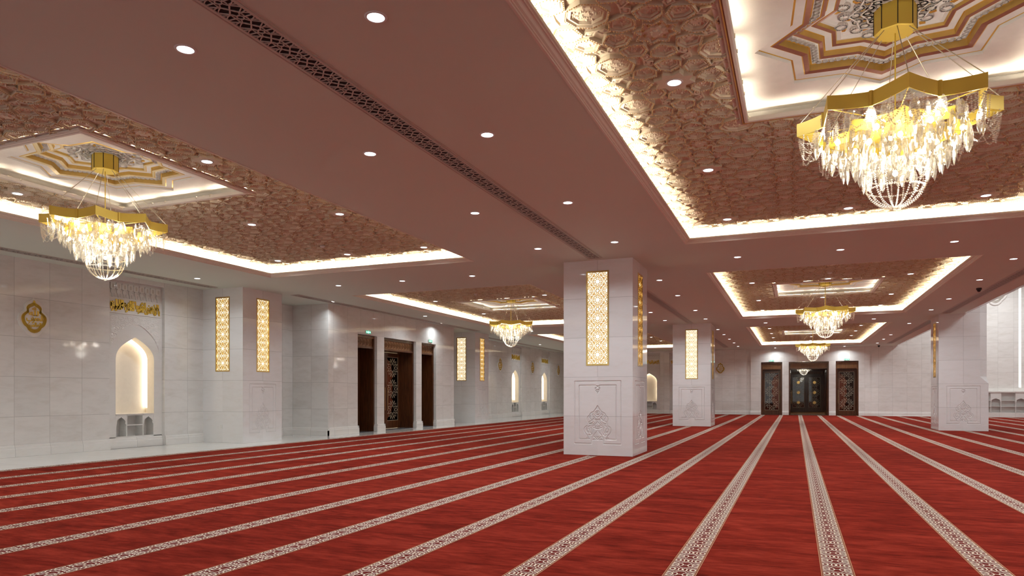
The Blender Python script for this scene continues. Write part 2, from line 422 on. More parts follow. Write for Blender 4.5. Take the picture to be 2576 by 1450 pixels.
# baseboards: a plinth with two fine mouldings
def base_run(mb, p0, p1):
    (x0, y0), (x1, y1) = p0, p1; dx, dy = x1-x0, y1-y0; L = math.hypot(dx, dy); nx, ny = dy/L, -dx/L
    prof = [(0, .292), (.012, .288), (.018, .262), (.028, .252), (.030, .205), (.042, .196), (.045, .186), (.045, 0)]
    P = lambda q, o, z: (q[0]+nx*o, q[1]+ny*o, z)
    for (o, z), (o2, z2) in zip(prof, prof[1:]): mb.poly([P(p0, o, z), P(p1, o, z), P(p1, o2, z2), P(p0, o2, z2)])
    for q in (p0, p1): mb.poly([P(q, 0, 0)]+[P(q, o, z) for o, z in prof])
mb = MB()
def lrun(y0, y1, X=XW): base_run(mb, (X, y1), (X, y0))
e = 0.
lrun_segs = [(Y0, 13.08), (14.85, 16.26), (34.41, 41.62), (43.38, 47.37), (49.13, YF)]
for a, b in lrun_segs: base_run(mb, (XW, a), (XW, b))
for c in NICHES_L: base_run(mb, (XW-.11, c-.88), (XW-.11, c+.88))
base_run(mb, (XW, 17.97), (XW, 20.4)); base_run(mb, (XW, 20.4), (XD+.045, 20.4)); base_run(mb, (XW, 30.25), (XW, 32.69))
edges = [20.355] + [v for d in DL for v in d] + [30.295]
for a, b in zip(edges[::2], edges[1::2]):
    base_run(mb, (XD, a), (XD, b))
    for y, s in ((a, -1), (b, 1)):
        if 20.5 < y < 30.2: base_run(mb, *(((XD-.14, y), (XD+.045, y)) if s < 0 else ((XD+.045, y), (XD-.14, y))))
base_run(mb, (XD+.045, 30.25), (XW, 30.25))
struct('baseboard_left', mb, M['marble_trim'])
mb = MB()
fx = [XW] + [v for c in NICHES_F for v in (c-.88, c+.88)] + [-2.96]
for a, b in zip(fx[::2], fx[1::2]): base_run(mb, (a, YF), (b, YF))
for c in NICHES_F: base_run(mb, (c-.88, YF+.11), (c+.88, YF+.11))
fx = [-3.0] + [v for d in DF for v in d] + [4.76]
for a, b in zip(fx[::2], fx[1::2]): base_run(mb, (a, YF-.12), (b, YF-.12))
base_run(mb, (4.72, YF-.06), (5.39, YF-.06)); base_run(mb, (5.35, YF), (10.75, YF))
struct('baseboard_far', mb, M['marble_far'])
mb = MB()
for a, b in DL: mb.box(XD-.95, XD-.02, a, b, 0., .004)
for a, b in DF: mb.box(a, b, YF-.1, YF+1., 0., .004)
struct('trim_1', mb, M['threshold'], 'grey marble thresholds of the doorways')

# vestibules behind the doors
mb = MB()
x0, x1, y0, y1, zt = -2.9, 4.7, YF+1.0, YF+11., 3.75
mb.box(x0-.1, x0, y0, y1, 0, zt); mb.box(x1, x1+.1, y0, y1, 0, zt); mb.box(x0-.1, x1+.1, y0, y1, zt, zt+.1)
mb.box(x0-.1, x1+.1, y1, y1+.1, 0, zt); mb.box(x0-.1, x1+.1, YF+.1, y1, -.1, -.0, 1)
struct('wall_lobby_far', mb, [M['wood_red'], M['wood_carved']])
mb = MB()
mb.box(-20.2, -20.1, 21., 30., 0, 3.9); mb.box(-20.1, XD-.95, 20.9, 21., 0, 3.9); mb.box(-20.1, XD-.95, 30., 30.1, 0, 3.9)
mb.box(-20.2, XD-.95, 20.9, 30.1, 3.9, 4.0); mb.box(-20.2, XW-.05, 20.9, 30.1, -.1, 0)
struct('wall_lobby_left', mb, M['niche'])

# ------------------------------------------------------------------ carpet
def pillar_rect(i): x, y = PIL[i]; return (x-.86, x+.86, y-.86, y+.86)
cp = thing('carpet', 'wall-to-wall red carpet with cream patterned prayer-row stripes', 'carpet')
xs = sorted({-14.33, XR, *[v for i in range(3) for v in pillar_rect(i)[:2]]}); ys = sorted({Y0, YF-.13, *[v for i in range(3) for v in pillar_rect(i)[2:]]})
mb = MB()
for a, b in zip(xs, xs[1:]):
    for c, d in zip(ys, ys[1:]):
        if any(r[0] < (a+b)/2 < r[1] and r[2] < (c+d)/2 < r[3] for r in map(pillar_rect, range(3))): continue
        mb.box(a, b, c, d, .0, .010, 0, 'b')
mb.build('pile', M['carpet'], cp)

PER = .33
def stripe_mesh(gaps):
    mb = MB(); n = int((YF-.2-1.5)/PER); w = .0105
    runs = []; lo = 1.5
    for g0, g1 in gaps: runs.append((lo, g0)); lo = g1
    runs.append((lo, 1.5+n*PER))
    for a, b in runs:
        mb.poly([(-.13, a, .0), (.13, a, .0), (.13, b, .0), (-.13, b, .0)], 2)
        for x, wd in ((.1255, .006), (.1145, .004), (-.1255, .006), (-.1145, .004)): mb.ribbon([(x, a), (x, b)], wd, .0012, .0012, UP, 1)
    for k in range(n):
        y = 1.5+(k+.5)*PER
        if any(g0 < y+.17 and y-.17 < g1 for g0, g1 in gaps): continue
        for s in (-1, 1):
            T = lambda pts: [(s*a, y+b) for a, b in pts]
            rb = lambda pts, c=False: mb.ribbon(T(pts), w, .0016, .0016, UP, 0, c)
            rb([(.003, -.026), (.003, .026), (.014, .042), (.026, .042), (.034, .028), (.034, -.028), (.026, -.042), (.014, -.042)], True)   # paired rings
            for b in (-1, 1):
                rb([(.034, b*.03), (.052, b*.052), (.062, b*.052)])
                rb([(.0, b*.075), (.030, b*.075), (.044, b*.098), (.060, b*.098)])
                rb([(.0, b*.165), (.018, b*.165), (.030, b*.128), (.056, b*.128)])
                rb([(.056, b*.165), (.066, b*.128), (.098, b*.112), (.108, b*.090)])
                rb([(.056, b*.098), (.072, b*.082), (.094, b*.096), (.108, b*.128)])
                rb([(.058, b*.012), (.070, b*.030), (.096, b*.030), (.108, b*.012)])
                rb([(.062, b*.052), (.076, b*.046), (.096, b*.060), (.108, b*.052)])
                rb([(.066, b*.146), (.082, b*.152), (.098, b*.146), (.108, b*.160)])
            rb([(.066, -.018), (.066, .018), (.078, .030), (.092, .030), (.104, .018), (.104, -.018), (.092, -.030), (.078, -.030)], True)
    return mb.mesh('prayer_row_stripe', [M['stripe'], M['stripe_tan'], M['stripe_dark']])
sm = stripe_mesh([]); sm2 = stripe_mesh([(16.255, 17.975), (32.69, 34.41)]); sm3 = stripe_mesh([(32.69, 34.41)])
for k in range(-13, 13):
    x = .33+1.21*k
    if x < -14.3: continue
    add('prayer_row_stripe', sm2 if k == -4 else sm3 if k == 5 else sm, cp, (x, 0, .0104))

# ------------------------------------------------------------------ pillars
def mirror(S): return S + [[(-a, b) for a, b in s] for s in S]
def carved_strokes():
    k = .001143
    C = lambda *p, n=5: spline([(x*k, (990-y)*k) for x, y in p], n)
    Lp = lambda *p: [(x*k, (990-y)*k) for x, y in p]
    S = [[(.0, 1.52), (.575, 1.52), (.575, 0.), (.15, 0.)], [(.05, 1.42), (.46, 1.42), (.46, .112), (.20, .112)],
         [(.012, 1.39), (.05, 1.42)],
         C((0, 180), (30, 240), (66, 285), (83, 325), (72, 372), (38, 405), (0, 428)), C((0, 292), (38, 305), (46, 340), (30, 372), (0, 392)),
         Lp((0, 315), (18, 340)), C((0, 358), (16, 370), (0, 384)),
         C((102, 318), (148, 340), (172, 378), (178, 392)), C((172, 392), (212, 420), (226, 465), (214, 515), (196, 548)),
         C((34, 408), (70, 375), (112, 366), (100, 398), (62, 442)), C((62, 442), (96, 470), (90, 452)), C((150, 400), (168, 430), (150, 470), (120, 500), (88, 470)),
         Lp((0, 468), (56, 468)), Lp((0, 482), (46, 482)), Lp((0, 496), (58, 496)), C((58, 468), (48, 482), (58, 496)),
         C((36, 512), (70, 552), (120, 580), (172, 575), (176, 562), (130, 556), (96, 528)), C((140, 505), (186, 530), (212, 580), (206, 640), (178, 710), (140, 782), (118, 800)),
         Lp((0, 518), (40, 572), (96, 594)), C((0, 632), (26, 618), (52, 622), (50, 645), (30, 640)), C((56, 604), (110, 612), (170, 604)), C((0, 655), (40, 668), (90, 648), (130, 616), (172, 612)),
         Lp((0, 668), (30, 668)), Lp((0, 684), (26, 684)),
         C((216, 612), (262, 630), (290, 672), (290, 722), (262, 776), (228, 812), (212, 850)), C((176, 622), (216, 640), (246, 680), (240, 730), (206, 762)),
         C((182, 690), (206, 672), (232, 690), (226, 726), (196, 742), (170, 734)), C((110, 640), (92, 700), (108, 764), (140, 808)), C((140, 640), (122, 690), (136, 742), (160, 770)),
         [(x*k, (990-y)*k) for x, y in ring(214, 876, 17, 12)+[ring(214, 876, 17, 12)[0]]],
         C((0, 700), (24, 742), (70, 790), (108, 850), (126, 925), (130, 990)), C((0, 905), (30, 880), (60, 850), (84, 840)), Lp((0, 862), (24, 842)), C((26, 905), (70, 898), (104, 905)), C((130, 800), (160, 812), (190, 802)),
         C((0, -238), (16, -205), (40, -205), (46, -178), (22, -160)), C((0, -158), (30, -148), (38, -128)), C((0, -136), (26, -122), (20, -104)), C((0, -112), (12, -96), (0, -72))]
    return mirror([[(a, b+.29) for a, b in s] for s in S])
CARVED = heightfield('carved_panel', -.60, .60, .27, 1.83, 0.0052, carved_strokes(), .0115, .019, M['marble_pillar'])

def lattice_geo(mb, w, h, mi=0, mp=XZ, h0=-.03, h1=0., bw=.0105):
    """interlaced eight-fold star lattice, w x h, centred at x=0, from z=0"""
    P = w; ny = int(round(h/P)); p = h/ny
    C = [(0., (j+.5)*p, 1) for j in range(ny)] + [(s*w/2, j*p, s) for j in range(ny+1) for s in (-1, 1)]
    def clip(seg):
        (a, b), (c, d) = seg; t0, t1 = 0., 1.
        for q, r in ((-(c-a), a+w/2), (c-a, w/2-a), (-(d-b), b), (d-b, h-b)):
            if abs(q) < 1e-9:
                if r < 0: return None
                continue
            t = r/q
            if q < 0: t0 = max(t0, t)
            else: t1 = min(t1, t)
        return None if t0 >= t1-1e-4 else ((a+(c-a)*t0, b+(d-b)*t0), (a+(c-a)*t1, b+(d-b)*t1))
    def put(pts, closed=False):
        pts = list(pts)+([pts[0]] if closed else [])
        for s in zip(pts, pts[1:]):
            q = clip(s)
            if q: mb.ribbon(q, bw, h0, h1, mp, mi)
    D = [(0., j*p) for j in range(ny+1)] + [(q*w/2, (j+.5)*p) for j in range(ny) for q in (-1, 1)]
    for cx, cz in D:
        S = lambda pts: [(cx+a, cz+b) for a, b in pts]
        put(S(star(.058, .030, 4)), True)
        for k in range(4):
            a = k*PI/2+PI/4; R = lambda r, t: (r*math.cos(a)-t*math.sin(a), r*math.sin(a)+t*math.cos(a))
            put(S([R(.035, 0), R(.062, .034), R(.10, .03), R(.125, 0), R(.10, -.03), R(.062, -.034)]), True)
            a = k*PI/2; put(S([R(.056, 0), R(.10, 0)]))
    for cx, cz, kind in C:
        u = P/.455; S = lambda pts: [(cx+a*u, cz+b*u) for a, b in pts]
        put(S(star(.066, .044, 8, PI/8)), True)
        put(S(star(.113, .090, 8, 0)), True)
        for k in range(8):
            a = k*PI/4+PI/8; ca, sa = math.cos(a), math.sin(a); R = lambda r, t: (r*ca-t*sa, r*sa+t*ca)
            put(S([R(.060, 0), R(.078, .020), R(.100, .017), R(.122, 0), R(.100, -.017), R(.078, -.020)]), True)
            put(S([R(.105, .030), R(.128, .034), R(.152, .022), R(.175, 0), R(.152, -.022), R(.128, -.034), R(.105, -.030)]))
        for k in range(4):
            a = k*PI/2+PI/4; ca, sa = math.cos(a), math.sin(a); R = lambda r, t: (r*ca-t*sa, r*sa+t*ca)
            put(S([R(.085, .045), R(.125, .055), R(.161, .0), R(.125, -.055), R(.085, -.045)]))
def screen_mesh(w=.57, h=2.30, fr=.042):
    mb = MB(); a, b = w/2, w/2-fr
    for x0, x1, z0, z1 in ((-a, -b, 0, h), (b, a, 0, h), (-b, b, 0, fr), (-b, b, h-fr, h)): mb.box(x0, x1, -.006, .024, z0, z1, 0)
    lattice_geo(mb, 2*b, h-2*fr, 0, lambda p, q, r: (p, -r*.4+.002, q+fr))
    return mb.mesh('lattice_screen', M['gold'])
SCREEN = screen_mesh()
gm = MB(); gm.poly([(-.27, .026, .02), (.27, .026, .02), (.27, .026, 2.28), (-.27, .026, 2.28)]); GLOW = gm.mesh('glow_panel', M['glow'])

def rotv(v, a): return (v[0]*math.cos(a)-v[1]*math.sin(a), v[0]*math.sin(a)+v[1]*math.cos(a))
SHOLE = (-.285, .285, 2.19, 4.49); PHOLE = (-.60, .60, .27, 1.83)
def face_parts(root, ang, dist, screen, panel):
    dx, dy = rotv((0, -dist), ang)
    if screen:
        s = add('lattice_screen', SCREEN, root, (dx, dy, 2.19), ang); s['label'] = 'gilded lattice light screen'
        add('glow_panel', GLOW, s)
    if panel:
        p = add('carved_panel', CARVED, root, (dx, dy, 0), ang)
def pillar(name, label, cx, cy, wx, wy, faces, group=None, top=H):
    r = thing(name, label, 'pillar', (cx, cy, 0), 0, group)
    mb = MB()
    for k, (ang, half, dist) in {'S': (0, wx/2, wy/2), 'E': (PI/2, wy/2, wx/2), 'N': (PI, wx/2, wy/2), 'W': (-PI/2, wy/2, wx/2)}.items():
        f = faces.get(k, ''); hs = ([SHOLE] if 's' in f else [])+([PHOLE] if 'p' in f else [])
        if f == '-': continue
        mp = lambda a, b, h: (*rotv((a, -dist-h), ang), b)
        mb.facegrid(-half, half, 0, top, hs, mp, 0, .05 if hs else 0)
        face_parts(r, ang, dist, 's' in f, 'p' in f)
    mb.build('shaft', M['marble_pillar'], r)
    return r
p1 = pillar('pillar', 'nearest free-standing white marble pillar with gold lattice screen, centre of the hall', PIL[0][0], PIL[0][1], 1.72, 1.72, {'S': 'sp', 'E': 'sp', 'W': 'sp'})
p2 = pillar('pillar', 'white marble pillar with gold lattice screen standing behind the nearest pillar', PIL[1][0], PIL[1][1], 1.72, 1.72, {'S': 'sp', 'E': 'sp', 'W': 'sp'})
q1 = pillar('pier', 'white marble pier on left wall between the lit prayer niche and the wooden doors', (XW+XD)/2, 17.115, 1.6, 1.72, {'S': 's', 'E': 'sp', 'W': '-'})
q2 = pillar('pier', 'white marble pier on left wall just beyond the wooden doors', (XW+XD)/2, 33.55, 1.6, 1.72, {'S': 's', 'E': 'sp', 'W': '-'})
# the right pillar stands half under the ceiling edge; its upper corner is chamfered
r3 = thing('pillar', 'white marble pillar at right edge of the ceiling with chamfered upper corner', 'pillar', (*PIL[2], 0))
mb = MB(); w = .86; zs0, zs1 = 1.91, 2.2; c = w-.29
S = lambda a, b, h: (a, -w-h, b); E_ = lambda a, b, h: (w+h, a, b); W_ = lambda a, b, h: (-w-h, -a, b); N_ = lambda a, b, h: (-a, w+h, b)
mb.facegrid(-w, w, 0, zs0, [PHOLE], S, 0, .05); mb.facegrid(-w, w, 0, zs0, [], E_)
mb.facegrid(-w, w, 0, ZT, [SHOLE, PHOLE], W_, 0, .05); mb.facegrid(-w, w, 0, ZT, [], N_)
mb.poly([S(-w, zs0, 0), S(w, zs0, 0), S(c, zs1, 0), S(-w, zs1, 0)]); mb.poly([E_(-w, zs0, 0), E_(w, zs0, 0), E_(w, zs1, 0), E_(-c, zs1, 0)])
mb.poly([(c, -w, zs1), (w, -w, zs0), (w, -c, zs1)])
mb.poly([S(-w, zs1, 0), S(c, zs1, 0), S(c, ZT, 0), S(-w, ZT, 0)]); mb.poly([E_(-c, zs1, 0), E_(w, zs1, 0), E_(w, ZT, 0), E_(-c, ZT, 0)])
mb.poly([(c, -w, zs1), (w, -c, zs1), (w, -c, ZT), (c, -w, ZT)])
mb.build('shaft', M['marble_pillar'], r3)
face_parts(r3, 0, w, False, True); face_parts(r3, -PI/2, w, True, True)
# ------------------------------------------------------------------ coffers
TILE = 1.0945
def carved_ceiling(hx, hy, hole):
    """relief of eight-fold stars, petals and octagons; 2*hx by 2*hy, square hole; faces down"""
    V = []; F = []; MI = []
    def poly_rings(pts, prof, mi=0, fill=True):
        P = np.array(pts); c = P.mean(0); n = len(P); b0 = len(V)
        for s, h in prof:
            for q in c+(P-c)*s: V.append((q[0], q[1], -h))
        for r in range(len(prof)-1):
            for k in range(n): F.append((b0+r*n+k, b0+r*n+(k+1) % n, b0+(r+1)*n+(k+1) % n, b0+(r+1)*n+k)); MI.append(mi)
        if fill:
            b = b0+(len(prof)-1)*n; V.append((c[0], c[1], -prof[-1][1])); ci = len(V)-1
            for k in range(n): F.append((b+k, b+(k+1) % n, ci, ci)); MI.append(mi)
    def bead(x, y, h, r=.0095, hh=.013, mi=1):
        b = len(V); V.extend([(x+r, y, -h), (x, y+r, -h), (x-r, y, -h), (x, y-r, -h), (x, y, -h-hh)])
        for i in range(4): F.append((b+i, b+(i+1) % 4, b+4, b+4)); MI.append(mi)
    def beads_along(pts, s, h, step=.029):
        P = np.array(pts); c = P.mean(0); P = c+(P-c)*s; n = len(P)
        for k in range(n):
            a, b = P[k], P[(k+1) % n]; m = max(1, int(np.hypot(*(b-a))/step))
            for i in range(m): q = a+(b-a)*(i+.5)/m; bead(q[0], q[1], h)
    PET = [(.236, 0), (.318, .118), (.455, .142), (.54, 0), (.455, -.142), (.318, -.118)]
    prof = [(1.04, 0.), (1.04, .046), (.89, .046), (.86, .022), (.75, .022), (.72, .034), (.66, .034), (.63, .010)]
    rr = random.Random(5)
    for k in range(8):
        a = k*PI/4; ca, sa = math.cos(a), math.sin(a); R = lambda x, y: (x*ca-y*sa, x*sa+y*ca)
        pts = [R(*p) for p in PET]; poly_rings(pts, prof); beads_along(pts, .965, .046)
        for i in range(14):
            t = rr.uniform(-.8, .8); q = R(.392+.085*t, rr.uniform(-1, 1)*.072*(1-.45*abs(t))); bead(q[0], q[1], .010, rr.uniform(.012, .02), .016, 0)
        # little faceted kites in the gaps beside each petal
        a2 = a+PI/8; ca, sa = math.cos(a2), math.sin(a2); R2 = lambda x, y: (x*ca-y*sa, x*sa+y*ca)
        kite = [R2(*p) for p in ((.455, 0), (.515, .05), (.60, 0), (.515, -.05))]
        poly_rings(kite, [(1.25, .0), (1.25, .03), (.95, .03), (.8, .012), (.3, .034)])
    st = star(.222, .158, 8, PI/8)
    poly_rings(st, [(1.08, 0.), (1.08, .040), (.93, .040), (.90, .018), (.55, .018), (.50, .034), (.30, .034), (.22, .05)]); beads_along(st, 1.0, .040, .03)
    for k in range(8):
        a = k*PI/4+PI/8; bead(.13*math.cos(a), .13*math.sin(a), .018, .026, .022, 1); bead(.075*math.cos(a+.4), .075*math.sin(a+.4), .018, .02, .02, 0)
    h2 = TILE/2
    oc = [(h2+.222*math.cos(k*PI/4), h2+.222*math.sin(k*PI/4)) for k in range(8)]
    poly_rings(oc, [(1.03, 0.), (1.03, .046), (.93, .046), (.91, .024), (.82, .024), (.79, .036), (.74, .036), (.71, .010)]); beads_along(oc, .985, .046, .026)
    for i in range(46):
        r = .148*math.sqrt(rr.random()); a = rr.uniform(0, 2*PI); bead(h2+r*math.cos(a), h2+r*math.sin(a), .010, rr.uniform(.013, .022), .017, 0)
    V = np.array(V); F = np.array(F); MI = np.array(MI); C = V[F].mean(1)
    AV, AF, AM = [], [], []; off = 0
    nx, ny = int(hx/TILE)+2, int(hy/TILE)+2
    for i in range(-nx, nx+1):
        for j in range(-ny, ny+1):
            cx, cy = i*TILE, j*TILE; X, Y = C[:, 0]+cx, C[:, 1]+cy
            keep = (abs(X) < hx) & (abs(Y) < hy) & ((abs(X) > hole) | (abs(Y) > hole))
            if not keep.any(): continue
            f = F[keep]; u, inv = np.unique(f, return_inverse=True)
            AV.append(V[u]+(cx, cy, 0)); AF.append(inv.reshape(f.shape)+off); AM.append(MI[keep]); off += len(u)
    xs = [-hx, -hole, hole, hx]; ys = [-hy, -hole, hole, hy]
    for i in range(3):
        for j in range(3):
            if i == j == 1: continue
            AV.append(np.array([(xs[i], ys[j], -.001), (xs[i+1], ys[j], -.001), (xs[i+1], ys[j+1], -.001), (xs[i], ys[j+1], -.001)])); AF.append(np.array([[off, off+1, off+2, off+3]])); AM.append(np.array([0])); off += 4
    V = np.concatenate(AV); F = np.concatenate(AF); mi = np.concatenate(AM)
    fs = [tuple(dict.fromkeys(map(int, f))) for f in F]
    me = bpy.data.meshes.new('carved_ceiling_panel')
    # triangles were stored as quads with a repeated corner
    tri = F[:, 2] == F[:, 3]; lt = np.where(tri, 3, 4); ls = np.concatenate([[0], np.cumsum(lt)[:-1]])
    idx = F.ravel()[np.stack([np.ones(len(F), bool)]*3+[~tri], 1).ravel()]
    me.vertices.add(len(V)); me.vertices.foreach_set('co', V.astype(np.float32).ravel())
    me.loops.add(len(idx)); me.loops.foreach_set('vertex_index', idx.astype(np.int32))
    me.polygons.add(len(F)); me.polygons.foreach_set('loop_start', ls.astype(np.int32)); me.polygons.foreach_set('loop_total', lt.astype(np.int32)); me.polygons.foreach_set('material_index', mi.astype(np.int32))
    me.polygons.foreach_set('use_smooth', np.zeros(len(F), bool)); me.update(calc_edges=True); me.materials.append(M['carved']); me.materials.append(M['beads'])
    return me
HOLE = 1.55
PANELS = {}
def sweep_rect(mb, prof, hx, hy, mi=0, mis=None):
    """profile (offset inward from the rectangle, z) carried round a rectangle with mitred corners"""
    R = lambda o, z: [(-hx+o, -hy+o, z), (hx-o, -hy+o, z), (hx-o, hy-o, z), (-hx+o, hy-o, z)]
    for i, ((o, z), (o2, z2)) in enumerate(zip(prof, prof[1:])):
        A, B = R(o, z), R(o2, z2)
        for k in range(4): mb.poly([A[k], A[(k+1) % 4], B[(k+1) % 4], B[k]], mis[i] if mis else mi)
def star_ring(mb, a, za, b, zb, mi):
    A, B = star(a, a*.795), star(b, b*.795)
    for k in range(16):
        p, q, r, s = A[k], A[(k+1) % 16], B[(k+1) % 16], B[k]
        mb.poly([(*p, za), (*q, za), (*r, zb), (*s, zb)], mi)
def medallion_mesh():
    mb = MB(); W_, G, L_, C_, D_ = 0, 1, 2, 3, 4       # white, gold leaf, gold line, copper
    star_ring(mb, 1.335, 5.18, 1.325, 5.212, W_); star_ring(mb, 1.325, 5.212, 1.30, 5.212, L_); star_ring(mb, 1.30, 5.212, 1.18, 5.220, W_)
    star_ring(mb, 1.18, 5.220, 1.165, 5.215, L_); star_ring(mb, 1.165, 5.215, 1.095, 5.225, C_)
    star_ring(mb, 1.095, 5.225, 1.085, 5.292, G); star_ring(mb, 1.085, 5.292, 1.065, 5.292, L_); star_ring(mb, 1.065, 5.292, .955, 5.296, W_); star_ring(mb, .955, 5.296, .94, 5.292, L_)
    star_ring(mb, .94, 5.292, .895, 5.303, C_); star_ring(mb, .895, 5.303, .885, 5.355, G); star_ring(mb, .885, 5.355, .87, 5.355, L_); star_ring(mb, .87, 5.355, .78, 5.358, W_)
    star_ring(mb, .78, 5.358, .77, 5.354, L_); star_ring(mb, .77, 5.354, .725, 5.362, C_); star_ring(mb, .725, 5.362, .715, 5.395, G); star_ring(mb, .715, 5.395, .66, 5.385, W_); star_ring(mb, .66, 5.385, .63, 5.41, W_)
    mb.poly([(*p, 5.41) for p in star(.63, .63*.795)], W_)
    dn = lambda z: (lambda a, b, h: (a, b, z-h))
    # curling border between the two gilt risers
    P = star(1.01, 1.01*.795)
    for k in range(16):
        (a, b), (c, d) = P[k], P[(k+1) % 16]; L = math.hypot(c-a, d-b); m = 6
        for i in range(m):
            t = (i+.5)/m; x, y = a+(c-a)*t, b+(d-b)*t
            mb.extrude(ring(x, y, .034, 10), 0, .008, dn(5.296), W_); mb.ribbon(ring(x, y, .026, 10), .012, .006, .018, dn(5.296), W_, True)
            mb.extrude(ring(x+(c-a)/L*.03, y+(d-b)/L*.03, .012, 6), 0, .012, dn(5.296), L_)
    # centre: white interlaced scrolls over gilt cells
    for k in range(16):
        a = k*PI/8
        for r, s in ((.52 if k % 2 else .46, .055), (.36, .045), (.25, .035)):
            x, y = r*math.cos(a), r*math.sin(a)
            mb.extrude(ring(x, y, s*1.2, 12), 0, .012, dn(5.41), W_); mb.ribbon(ring(x, y, s, 14), .02, .010, .03, dn(5.41), W_, True); mb.extrude(ring(x+s*.2, y, s*.45, 8), .010, .026, dn(5.41), W_)
        for r, s, m_ in ((.43 if k % 2 else .55, .032, L_), (.305, .026, G)):
            x, y = r*math.cos(a+PI/16), r*math.sin(a+PI/16)
            mb.extrude([(x+s*math.cos(a+q*PI/2)*(1.5 if q % 2 == 0 else 1), y+s*math.sin(a+q*PI/2)) for q in range(4)], 0, .016, dn(5.41), m_)
    for r, w in ((.20, .03), (.31, .014), (.42, .014)): mb.ribbon(star(r, r*.86), w, 0, .034, dn(5.41), W_, True)
    return mb.mesh('star_medallion', [M['white'], M['gold_leaf'], M['gold_line'], M['copper']])
STAR = medallion_mesh(); STAR2 = STAR.copy(); STAR2.materials[3] = M['pale_lit']  # copper bands recoloured: the different light on other coffers put into the colour
def recess_mesh():
    mb = MB(); q = 1.64; z = 5.18
    sweep_rect(mb, [(0, 5.06), (0, z)], q, q, 0)
    P = star(1.335, 1.335*.795)     # ceiling of the recess round the star opening
    def edge(a):
        c, s = math.cos(a), math.sin(a); t = q/max(abs(c), abs(s)); return (c*t, s*t)
    A = [math.atan2(y, x) for x, y in P]
    for k in range(16):
        p, r = P[k], P[(k+1) % 16]; a, b = A[k], A[(k+1) % 16]
        e0, e1 = edge(a), edge(b)
        if k % 4 in (1, 2) and False: pass
        cs = [cn for cn in ((q, q), (-q, q), (-q, -q), (q, -q)) if 1e-4 < ((math.atan2(cn[1], cn[0])-a) % (2*PI)) < ((b-a) % (2*PI))-1e-4]
        mb.poly([(*p, z), (*e0, z)]+[(*cn, z) for cn in cs]+[(*e1, z), (*r, z)], 0)
    return mb.mesh('recess', [M['white']])
RECESS = recess_mesh()
mbt = MB(); q = 1.56
sweep_rect(mbt, [(-.03, 5.045), (-.03, 5.022), (-.012, 5.012), (0, 5.010), (.012, 5.012), (.014, 5.022), (.022, 5.022), (.026, 5.010), (.055, 5.006), (.07, 5.012), (.07, 5.066), (.055, 5.066), (.05, 5.052), (-.08, 5.052)], q, q, 0, [1, 1, 1, 2, 2, 1, 2, 0, 0, 0, 0, 0, 0])
TRIM = mbt.mesh('inner_trim', [M['cornice'], M['copper'], M['gold_leaf']]); TRIM2 = TRIM.copy(); TRIM2.materials[1] = M['cornice']; TRIM2.materials[2] = M['cornice']  # second copy of the moulding, recoloured cream for its different light
mbt = MB(); sweep_rect(mbt, [(-.035, 5.058), (.012, 5.058)], q, q); LEDI = mbt.mesh('inner_cove_light', M['led'])
COFFER_ROOT = {}
for nm, (x0, x1, y0, y1) in COFFERS.items():
    cx, cy, hx, hy = (x0+x1)/2, (y0+y1)/2, (x1-x0)/2, (y1-y0)/2
    r = thing('ceiling_coffer', {'front left': 'carved ceiling coffer at upper left above the chandelier and lit niche', 'front right': 'nearest large carved ceiling coffer at upper right with gilded star recess',
         'middle left': 'carved ceiling coffer in front of the left wooden doors', 'middle right': 'carved ceiling coffer right of centre behind the nearest one',
         'far left': 'carved ceiling coffer at far left seen past the nearest pillar', 'far right': 'farthest carved ceiling coffer in front of the far doors'}[nm], 'ceiling coffer', (cx, cy, 0), 0, 'carved ceiling coffers')
    COFFER_ROOT[nm] = r
    key = (round(hx, 2), round(hy, 1))
    if key not in PANELS:
        a, b = hx+.02, hy+.02
        mb = MB(); sweep_rect(mb, [(-.012, H+.002), (-.012, H-.006), (.012, H-.006), (.014, H+.008), (.026, H+.010), (.028, H+.022), (.048, H+.030), (.062, H+.050), (.085, H+.066), (.108, H+.070), (.112, H+.100), (.094, H+.100), (.088, H+.056), (-.03, H+.056)], hx, hy)
        cor = mb.mesh('cornice', M['cornice'])
        mb = MB(); sweep_rect(mb, [(-.03, H+.056), (-.03, H+.335)], hx, hy); cw = mb.mesh('cove_wall', M['white'])
        mb = MB(); sweep_rect(mb, [(.02, H+.062), (.066, H+.062)], hx, hy); led = mb.mesh('cove_light', M['led'])
        PANELS[key] = (carved_ceiling(hx+.03, hy+.03, HOLE), cor, cw, led)
    pn, cor, cw, led = PANELS[key]
    add('cornice', cor, r); add('cove_wall', cw, r); tag(add('cove_light', led, r), 'glowing light strip behind the cornice')
    add('carved_ceiling_panel', pn, r, (0, 0, H+.33))
    near = nm == 'front right'
    tag(add('inner_trim', TRIM if near else TRIM2, r), 'copper and cream moulding round the square recess' if near else 'cream moulding round the square recess'); add('recess', RECESS, r); add('inner_cove_light', LEDI, r); tag(add('star_medallion', STAR if near else STAR2, r), 'gilded and coppery stepped star' if near else 'gilded stepped star')

